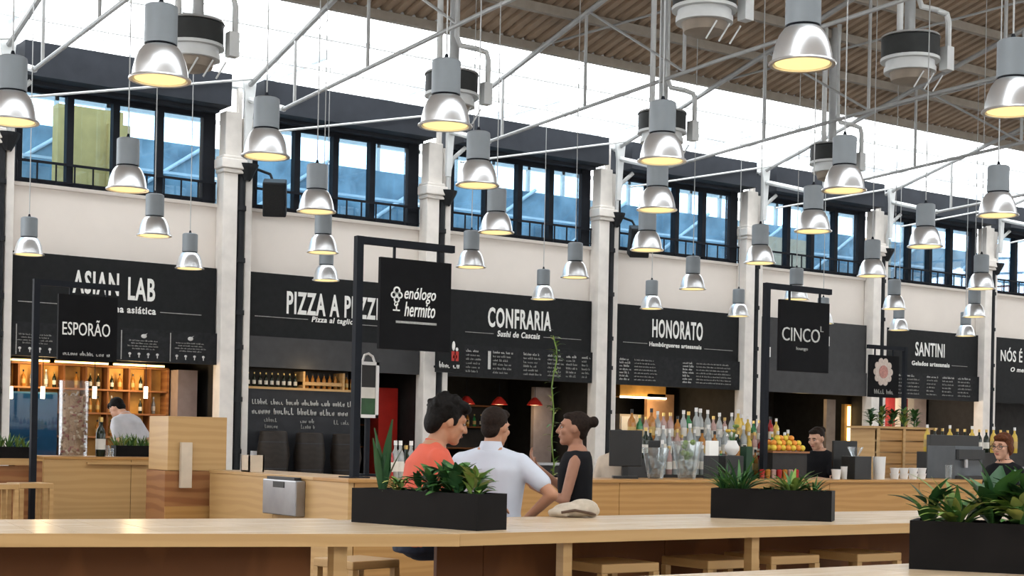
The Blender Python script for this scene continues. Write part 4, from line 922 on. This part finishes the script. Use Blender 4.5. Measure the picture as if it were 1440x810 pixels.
# climbing plant above the bar
p = onY(776, 668, 12.2)
t = thing('climbing_plant', 'tall slender yellowish climbing plant rising from the bar', 'plant', (p.x, 12.2, 1.0))
pts = [(.03 * math.sin(k * 1.3), .03 * math.cos(k), k * .13) for k in range(13)]
MB().tube(pts, .008, 6).build('stem', LEAF[2], t)
for k in range(60):
    j = rnd.choice(pts[1:]); o = link('leaf', rnd.choice(LS['pale']), t, (j[0], j[1], j[2] + rnd.uniform(-.06, .06)), (0, rnd.uniform(.4, 1.6), rnd.random() * 6.3)); s = rnd.uniform(.5, .95); o.scale = (s, s, s)
MB().lathe([(0, 0), (.07, 0), (.09, .14), (0, .14)], 14).build('pot', PLANTB, t)
t = thing('pot_stand', 'dark box stand under the climbing plant', 'stand', (p.x, 12.2, 0)); MB().box(-.12, .12, -.12, .12, 0, 1.0).build('body', INT_D, t)
# greenery on the crate stand
for k in range(5): plant('potted_plant', 'bushy grey green plant on the wooden crate stand', (KXa + .1 + k * (KXb - KXa - .2) / 4, YK + .2, ZK), 'pale' if k % 2 else 'bush', 26, 1.1, 1.3, .22, 'plants on the crate stand')

# ------------------------------------------------------------------ people
class Blob:
    def __init__(s): s.v = []; s.f = []
    def add(s, V, Fs): n = len(s.v); s.v += V; s.f += [tuple(i + n for i in q) for q in Fs]
    def cap(s, p0, p1, r0, r1=None, n=12):
        r1 = r0 if r1 is None else r1; p0, p1 = Vector(p0), Vector(p1); d = p1 - p0
        q = d.to_track_quat('Z', 'Y') if d.length > 1e-6 else Matrix.Identity(3).to_quaternion()
        prof = [(r0 * math.sin(t), -r0 * math.cos(t)) for t in (.35, .8, 1.25)] + [(r0, 0), (r1, d.length)] + [(r1 * math.cos(t), d.length + r1 * math.sin(t)) for t in (.35, .8, 1.25)]
        V = []; 
        for r, z in prof: V += [p0 + q @ Vector((r * math.cos(2 * PI * i / n), r * math.sin(2 * PI * i / n), z)) for i in range(n)]
        a = len(V); V += [p0 + q @ Vector((0, 0, -r0)), p0 + q @ Vector((0, 0, d.length + r1))]; Fs = []
        m = len(prof)
        for k in range(m - 1):
            for i in range(n): Fs.append((k * n + i, k * n + (i + 1) % n, (k + 1) * n + (i + 1) % n, (k + 1) * n + i))
        for i in range(n): Fs.append((a, (i + 1) % n, i)); Fs.append((a + 1, (m - 1) * n + i, (m - 1) * n + (i + 1) % n))
        s.add(V, Fs); return s
    def chain(s, pts, rs):
        for i in range(len(pts) - 1): s.cap(pts[i], pts[i + 1], rs[i], rs[i + 1])
        return s
    def ell(s, c, r, M=None, n=16, m=10):
        c = Vector(c); V = []; Fs = []
        def tr(v): return c + (M @ v if M is not None else v)
        for k in range(1, m):
            t = PI * k / m
            V += [tr(Vector((math.sin(t) * math.cos(2 * PI * i / n) * r[0], math.sin(t) * math.sin(2 * PI * i / n) * r[1], math.cos(t) * r[2]))) for i in range(n)]
        a = len(V); V += [tr(Vector((0, 0, r[2]))), tr(Vector((0, 0, -r[2])))]
        for k in range(m - 2):
            for i in range(n): Fs.append((k * n + i, (k + 1) * n + i, (k + 1) * n + (i + 1) % n, k * n + (i + 1) % n))
        for i in range(n): Fs.append((a, i, (i + 1) % n)); Fs.append((a + 1, (m - 2) * n + (i + 1) % n, (m - 2) * n + i))
        s.add(V, Fs); return s
    def stack(s, rings, n=20):      # (centre, rx, ry) elliptical sections from bottom to top
        V = []; Fs = []
        for c, rx, ry in rings: V += [Vector(c) + Vector((rx * math.cos(2 * PI * i / n), ry * math.sin(2 * PI * i / n), 0)) for i in range(n)]
        m = len(rings)
        for k in range(m - 1):
            for i in range(n): Fs.append((k * n + i, k * n + (i + 1) % n, (k + 1) * n + (i + 1) % n, (k + 1) * n + i))
        Fs.append(tuple(range(n))[::-1]); Fs.append(tuple((m - 1) * n + i for i in range(n))); s.add(V, Fs); return s
    def xf(s, M, start=0):
        for i in range(start, len(s.v)): s.v[i] = M @ Vector(s.v[i])
        return s
    def build(s, name, m, parent, vox=.008, it=4):
        me = bpy.data.meshes.new(name); me.from_pydata([tuple(v) for v in s.v], [], s.f); me.update()
        ob = bpy.data.objects.new(name, me); COL.objects.link(ob)
        r = ob.modifiers.new('r', 'REMESH'); r.mode = 'VOXEL'; r.voxel_size = vox; r.use_smooth_shade = True
        sm = ob.modifiers.new('s', 'SMOOTH'); sm.factor = .5; sm.iterations = it
        dg = bpy.context.evaluated_depsgraph_get(); me2 = bpy.data.meshes.new_from_object(ob.evaluated_get(dg)); bpy.data.objects.remove(ob)
        me2.name = name; me2.materials.clear(); me2.materials.append(m)
        for p in me2.polygons: p.use_smooth = True
        return link(name, me2, parent)
def hand(b, wrist, direction, palm_n, side, curl=.5):
    """palm plus five fingers; direction: wrist->knuckles, palm_n: out of the palm"""
    d = Vector(direction).normalized(); nrm = Vector(palm_n); nrm = (nrm - d * nrm.dot(d)).normalized(); sd = d.cross(nrm).normalized() * side
    w = Vector(wrist)
    for k in range(4):
        o = sd * (-.03 + .02 * k); b.cap(w + d * .015 + o * .6, w + d * .085 + o, .014, .012, 8)
    for k, L in enumerate((.068, .08, .075, .056)):
        o = sd * (.033 - .022 * k); p = w + d * .088 + o; ang = curl * .7
        for seg, fr in ((0, .45), (1, .32), (2, .25)):
            dd = (d * math.cos(ang) + nrm * math.sin(ang)); q = p + dd * L * fr; b.cap(p, q, .0095 - .0008 * seg, .009 - .0008 * seg, 8); p = q; ang += curl * .75
    p = w + d * .03 + sd * .034; q = p + (d * .7 + sd * .6 + nrm * .35).normalized() * .04; b.cap(p, q, .012, .0105, 8); b.cap(q, q + (d * .9 + sd * .1 + nrm * .45).normalized() * .032, .010, .009, 8)
SKIN = dict(tan=mat('skin_tan', (.44, .22, .13), .5, var=.05, scale=14), fair=mat('skin_fair', (.55, .31, .21), .5, var=.05, scale=14), brown=mat('skin_brown', (.33, .16, .10), .5, var=.06, scale=14))
HAIRM = dict(black=mat('black_hair', (.012, .010, .009), .7, spec=.12, scale=60, var=.4, bump=.5), brown=mat('brown_hair', (.055, .028, .016), .7, spec=.12, scale=60, var=.3, bump=.5), red=mat('auburn_hair', (.13, .045, .02), .7, spec=.12, scale=60, var=.3, bump=.5), dark=mat('dark_brown_hair', (.025, .016, .012), .7, spec=.12, scale=60, var=.3, bump=.5))
def rotm(ax, a): return Matrix.Rotation(a, 4, ax)
def person(label, loc, rz, H=1.72, skin='tan', shirt=None, sleeve='short', trousers=None, hair=None, hairc='black', arms=None, head=(0, 0, 0), lean=0.0, sit=None, girth=1.0, female=False, glasses=False, shw=None, headsc=1.0, stub=False):
    """local frame: faces -Y, +X is the person's left; loc = point on the floor under the pelvis"""
    t = thing('person', label, 'person', loc, rz); k = H / 1.72
    hipz = (.93 * k) if sit is None else sit + .10
    sw = shw or (.185 if not female else .165)
    up = Matrix.Translation((0, 0, hipz)) @ rotm('X', lean) @ Matrix.Translation((0, 0, -hipz))
    g = girth; z = hipz
    tor = [((0, 0, z - .10), .150 * g, .105 * g), ((0, .005, z), .165 * g, .115 * g), ((0, 0, z + .12), .145 * g * (.9 if female else 1), .105 * g), ((0, -.005, z + .26), .158 * g * (.94 if female else 1), .115 * g), ((0, 0, z + .38), .175 * g, .115 * g), ((0, .01, z + .455), .165 * g, .09), ((0, .015, z + .50), .10, .07), ((0, .012, z + .535), .058, .056)]
    sz = z + .445; neck = Vector((0, .01, z + .50)); hc = Vector((0, -.02, z + .648))
    HM = up @ Matrix.Translation(neck) @ rotm('Z', head[0]) @ rotm('X', head[1]) @ rotm('Y', head[2]) @ Matrix.Scale(headsc, 4) @ Matrix.Translation(-neck)
    body = Blob(); body.stack(tor)
    for s in (-1, 1): body.cap((0, .015, z + .50), (s * sw * .8, .012, z + .44), .042, .036)
    body.xf(up)
    n0 = len(body.v)
    # neck and head
    body.cap((0, .015, z + .46), (0, -.002, z + .60), .056 if not female else .047, .052 if not female else .044)
    body.ell(hc + Vector((0, .012, .018)), (.074, .094, .098)); body.ell(hc + Vector((0, -.030, -.035)), (.060, .062, .078)); body.ell(hc + Vector((0, -.062, -.088)), (.030, .028, .026))
    body.ell(hc + Vector((0, -.070, .030)), (.054, .022, .020)); body.cap(hc + Vector((0, -.088, .018)), hc + Vector((0, -.108, -.022)), .009, .014, 8)
    for s in (-1, 1):
        body.ell(hc + Vector((s * .038, -.062, -.020)), (.024, .026, .022)); body.ell(hc + Vector((s * .076, .008, -.005)), (.010, .020, .031)); body.ell(hc + Vector((s * .012, -.096, -.024)), (.010, .010, .009))
    body.ell(hc + Vector((0, -.086, -.050)), (.026, .012, .006)); body.ell(hc + Vector((0, -.083, -.061)), (.022, .012, .007))
    body.xf(HM, n0)
    # arms (points given in the local frame, already posed)
    A = arms or {}
    shB = Blob(); shB.stack([(c, rx + .014, ry + .014) for c, rx, ry in tor[:-1]])
    if sleeve != 'none':
        for s in (-1, 1): shB.cap((s * .03, .015, z + .488), (s * sw * .85, .012, z + .435), .048, .050)
    shB.xf(up)
    for s in (-1, 1):
        S0 = up @ Vector((s * sw, .01, sz - .02)); el, wr, hd, pn = A.get(s, (Vector((s * (sw + .06), .02, sz - .30)), Vector((s * (sw + .05), -.06, sz - .54)), (0, -.1, -1), (-s, 0, 0)))
        el, wr = Vector(el), Vector(wr)
        body.cap(S0 - Vector((s * .02, 0, 0)), el, .050 if not female else .042, .038 if not female else .034); body.cap(el, wr, .039 if not female else .034, .026 if not female else .023)
        hand(body, wr, hd, pn, s, .5)
        if sleeve == 'short': e2 = S0.lerp(el, .62); shB.cap(S0 - Vector((s * .03, 0, .0)), e2, .066, .060)
        elif sleeve == 'long': shB.cap(S0 - Vector((s * .03, 0, 0)), el, .064, .052); shB.cap(el, el.lerp(wr, .92), .052, .040)
        else: shB.cap(up @ Vector((s * .09, .012, z + .47)), up @ Vector((s * .115, .012, z + .40)), .04, .055)
    # legs
    trB = Blob(); trB.stack([((0, .0, z - .13), .155 * g, .115 * g), ((0, .005, z), .178 * g, .128 * g), ((0, 0, z + .07), .165 * g, .118 * g)])
    for s in (-1, 1):
        hip = Vector((s * .085, 0, z - .06))
        if sit is None: kn = Vector((s * .09, -.02, z * .53)); an = Vector((s * .095, .02, .09))
        else: kn = Vector((s * .12, -.42, z - .10)); an = Vector((s * .10, -.30, z - .52))
        body.cap(hip, kn, .075, .05); body.cap(kn, an, .05, .034)
        trB.cap(hip, kn, .092 * g, .066); trB.cap(kn, an, .066, .05)
        sho = Blob().cap(an + Vector((0, .02, -.045)), an + Vector((0, -.15, -.06)), .045, .036); so = sho.build('shoe', BLK, t, .012, 2)
    body.build('body', SKIN[skin], t, .0075, 3)
    shB.build('shirt', shirt, t, .012, 5); trB.build('trousers', trousers or mat('dark_jeans', (.03, .04, .07), .8, scale=30, var=.2), t, .014, 4)
    col = MB().lathe([(.060, .0), (.060, .045), (.063, .05), (.078, .004), (.088, -.012), (.084, -.014), (.066, .02)] if sleeve == 'short' and hairc == 'dark' and not female else [(.058, 0), (.064, .0), (.060, .03), (.052, .031)], 18).build('collar', shirt, t, True); col.matrix_local = up @ Matrix.Translation((0, .012, z + .505)) if sleeve != 'none' else up @ Matrix.Translation((0, .012, z + .47)) @ Matrix.Diagonal((1.25, 1.25, .8, 1))
    # hair
    hb = Blob()
    hair(hb, hc); hb.xf(HM); hb.build('hair', HAIRM[hairc], t, .009, 2)
    # eyes and brows
    for s in (-1, 1):
        e = MB().ball((0, 0, 0), (.011, .007, .006), 10, 8).build('eye', mat('eye_white', (.42, .40, .38), .4), t, True); e.matrix_local = HM @ Matrix.Translation(hc + Vector((s * .031, -.079, .008)))
        i2 = MB().ball((0, 0, 0), (.005, .004, .005), 8, 6).build('iris', BLK, e, True); i2.location = (0, -.007, 0)
        br = MB().tube([(-.018, .004, 0), (0, -.003, .004), (.018, .004, -.001)], .004, 6).build('eyebrow', HAIRM[hairc], t); br.matrix_local = HM @ Matrix.Translation(hc + Vector((s * .032, -.090, .032)))
    lp = MB().ball((0, 0, 0), (.022, .006, .008), 10, 6).build('lips', mat('lip_rose', (.36, .12, .10), .4), t, True); lp.matrix_local = HM @ Matrix.Translation(hc + Vector((0, -.094, -.055)))
    if glasses:
        gl = MB()
        for s in (-1, 1): gl.tube([(s * .034 + .026 * math.cos(a * PI / 6), -.104, .004 + .02 * math.sin(a * PI / 6)) for a in range(13)], .0028, 5); gl.cyl((s * .06, -.10, .01), (s * .078, .0, .01), .0025, n=5)
        gl.cyl((-.009, -.106, .008), (.009, -.106, .008), .0025, n=5); go = gl.build('glasses', BLK, t); go.matrix_local = HM @ Matrix.Translation(hc)
    return t
def hair_short(b, c):
    b.ell(c + Vector((0, .030, .042)), (.083, .092, .088)); b.ell(c + Vector((0, -.030, .088)), (.066, .058, .034)); b.ell(c + Vector((0, .062, -.015)), (.066, .045, .066))
def hair_thick(b, c):
    b.ell(c + Vector((0, .035, .045)), (.090, .102, .092)); b.ell(c + Vector((0, -.045, .092)), (.072, .058, .040)); b.ell(c + Vector((0, .080, -.015)), (.078, .05, .080))
    r = random.Random(5)
    for k in range(26):
        a = r.uniform(0, 6.28); e = r.uniform(.0, 1.3); v = Vector((math.cos(a) * math.cos(e) * .088, math.sin(a) * math.cos(e) * .10, math.sin(e) * .098))
        if v.y < -.03 and v.z < .06: continue
        b.ell(c + Vector((0, .032, .046)) + v * .96, (.02, .022, .018))
    for s in (-1, 1): b.ell(c + Vector((s * .076, -.012, .012)), (.012, .018, .036))
def hair_bun(b, c):
    b.ell(c + Vector((0, .030, .036)), (.081, .090, .090)); b.ell(c + Vector((0, -.020, .084)), (.062, .055, .030)); b.ell(c + Vector((0, .055, -.02)), (.060, .045, .055)); b.ell(c + Vector((0, .135, .055)), (.040, .036, .040))
def hair_bob(b, c):
    b.ell(c + Vector((0, .026, .045)), (.086, .094, .090)); b.ell(c + Vector((.01, -.045, .085)), (.066, .05, .034)); b.ell(c + Vector((0, .066, -.02)), (.074, .05, .075))
    for s in (-1, 1): b.ell(c + Vector((s * .074, .010, -.005)), (.018, .04, .06))
def at(xp, Y): p = onY(xp, 640, Y); return (p.x, Y, 0)
CORAL = mat('coral_cotton', (.62, .11, .065), .8, var=.08, scale=5); WPOLO = mat('white_pique', (.54, .575, .65), .8, var=.05, scale=6, bump=.1); BTOP = mat('black_jersey', (.013, .013, .015), .9, spec=.1, var=.2)
# man in the white polo, back to the camera, right hand on hip
VA = math.degrees(TH)
def face(deg_from_view): return math.radians(VA - deg_from_view + 90)   # 0 = looking away, +90 = to the right, -90 = to the left, 180 = to the camera
person('man in a white polo shirt seen from behind with one hand on his hip', at(690, 7.6), face(12), 1.72, 'tan', WPOLO, 'short', mat('navy_trousers', (.03, .035, .05), .8), hair_short, 'dark',
       arms={-1: ((-.40, .06, 1.17), (-.235, -.02, 1.02), (.75, -.35, -.35), (0, .3, -1)), 1: ((.27, -.05, 1.10), (.15, -.26, 1.12), (-.5, -.8, .1), (-.3, 0, -1))}, head=(-.35, .12, 0), lean=.04, girth=1.24, shw=.215)
# seated man in the coral t-shirt, profile to the right
person('seated man in a coral red t-shirt with thick black hair', at(590, 7.45), face(76), 1.72, 'tan', CORAL, 'short', None, hair_thick, 'black', arms={-1: ((-.24, -.10, 1.04), (-.14, -.36, 1.10), (.2, -1, .1), (0, 0, -1)), 1: ((.25, -.12, 1.05), (.12, -.38, 1.10), (-.2, -1, .1), (0, 0, -1))},
       head=(.12, .10, 0), lean=.20, sit=.86, girth=1.25, shw=.22, headsc=1.10)
# woman in the sleeveless black top, profile to the left
person('woman in a sleeveless black top with her hair in a bun', at(812, 8.05), face(-82), 1.72, 'brown', BTOP, 'none', mat('black_trousers', (.015, .015, .017), .8), hair_bun, 'dark',
       arms={1: ((.20, -.06, 1.10), (.13, -.29, 1.19), (-.1, -.8, .55), (0, .5, .8)), -1: ((-.22, -.04, 1.10), (-.12, -.27, 1.30), (.1, -.6, .8), (0, 1, .2))}, head=(.10, -.06, 0), lean=.03, female=True, girth=.92)
# barmaid behind the bar, head bowed
person('barmaid in a black t-shirt looking down behind the bar', at(1154, 12.35), face(-140), 1.74, 'fair', BTOP, 'short', mat('black_trousers', (.015, .015, .017), .8), hair_bun, 'dark', head=(-.1, .28, 0), lean=.05, female=True, girth=.98, headsc=1.08,
       arms={1: ((.22, -.10, 1.08), (.14, -.34, 1.12), (-.2, -1, 0), (0, 0, -1)), -1: ((-.22, -.10, 1.08), (-.14, -.34, 1.12), (.2, -1, 0), (0, 0, -1))})
# woman with glasses at the right
person('woman with glasses and auburn hair in a black top', at(1412, 8.5), face(-125), 1.62, 'fair', BTOP, 'long', mat('black_trousers', (.015, .015, .017), .8), hair_bob, 'red', head=(.1, .08, 0), female=True, glasses=True, girth=1.0)
# colleague behind the tall till screen
person('bar worker in a cream shirt half hidden by the tall till screen', at(868, 12.5), face(170), 1.60, 'tan', mat('cream_cotton', (.66, .55, .44), .8), 'long', None, hair_short, 'dark', head=(0, .25, 0), girth=1.08)
# cook bending at the wine kiosk
person('cook in a pale grey shirt bending over behind the wine kiosk', (*at(188, 16.7)[:2], .28), face(-60), 1.72, 'fair', mat('pale_grey_cotton', (.52, .52, .55), .8), 'short', None, hair_short, 'black', head=(0, .5, 0), lean=.32, girth=1.2)
p = onY(190, 640, 16.7); struct('floor_kiosk', MB().box(p.x - .9, p.x + .9, 16.3, 17.6, 0, .28), WOODD, 'raised wooden deck behind the wine kiosk')
# cap / bag lying on the table beside the woman
p = onZ(803, 727, TZ)
t = thing('cloth_bag', 'crumpled beige cloth bag lying on the communal table', 'bag', (p.x, min(p.y, 6.98), TZ), math.radians(-35))
bb = Blob(); bb.ell((.0, 0, .045), (.13, .075, .045)); bb.ell((.05, .0, .06), (.09, .06, .05)); bb.ell((-.09, -.02, .028), (.07, .06, .028)); bb.ell((.10, .01, .04), (.05, .06, .04)); bb.cap((-.14, -.03, .014), (-.05, -.06, .016), .014)
bb.build('fabric', mat('beige_canvas', (.52, .45, .36), .9, scale=25, var=.12, bump=.3), t, .007, 3)
MB().tube([(-.08, -.075, .03), (0, -.085, .045), (.08, -.07, .03), (.12, -.03, .02)], .008).build('strap', mat('brown_strap', (.10, .06, .04), .7), t)
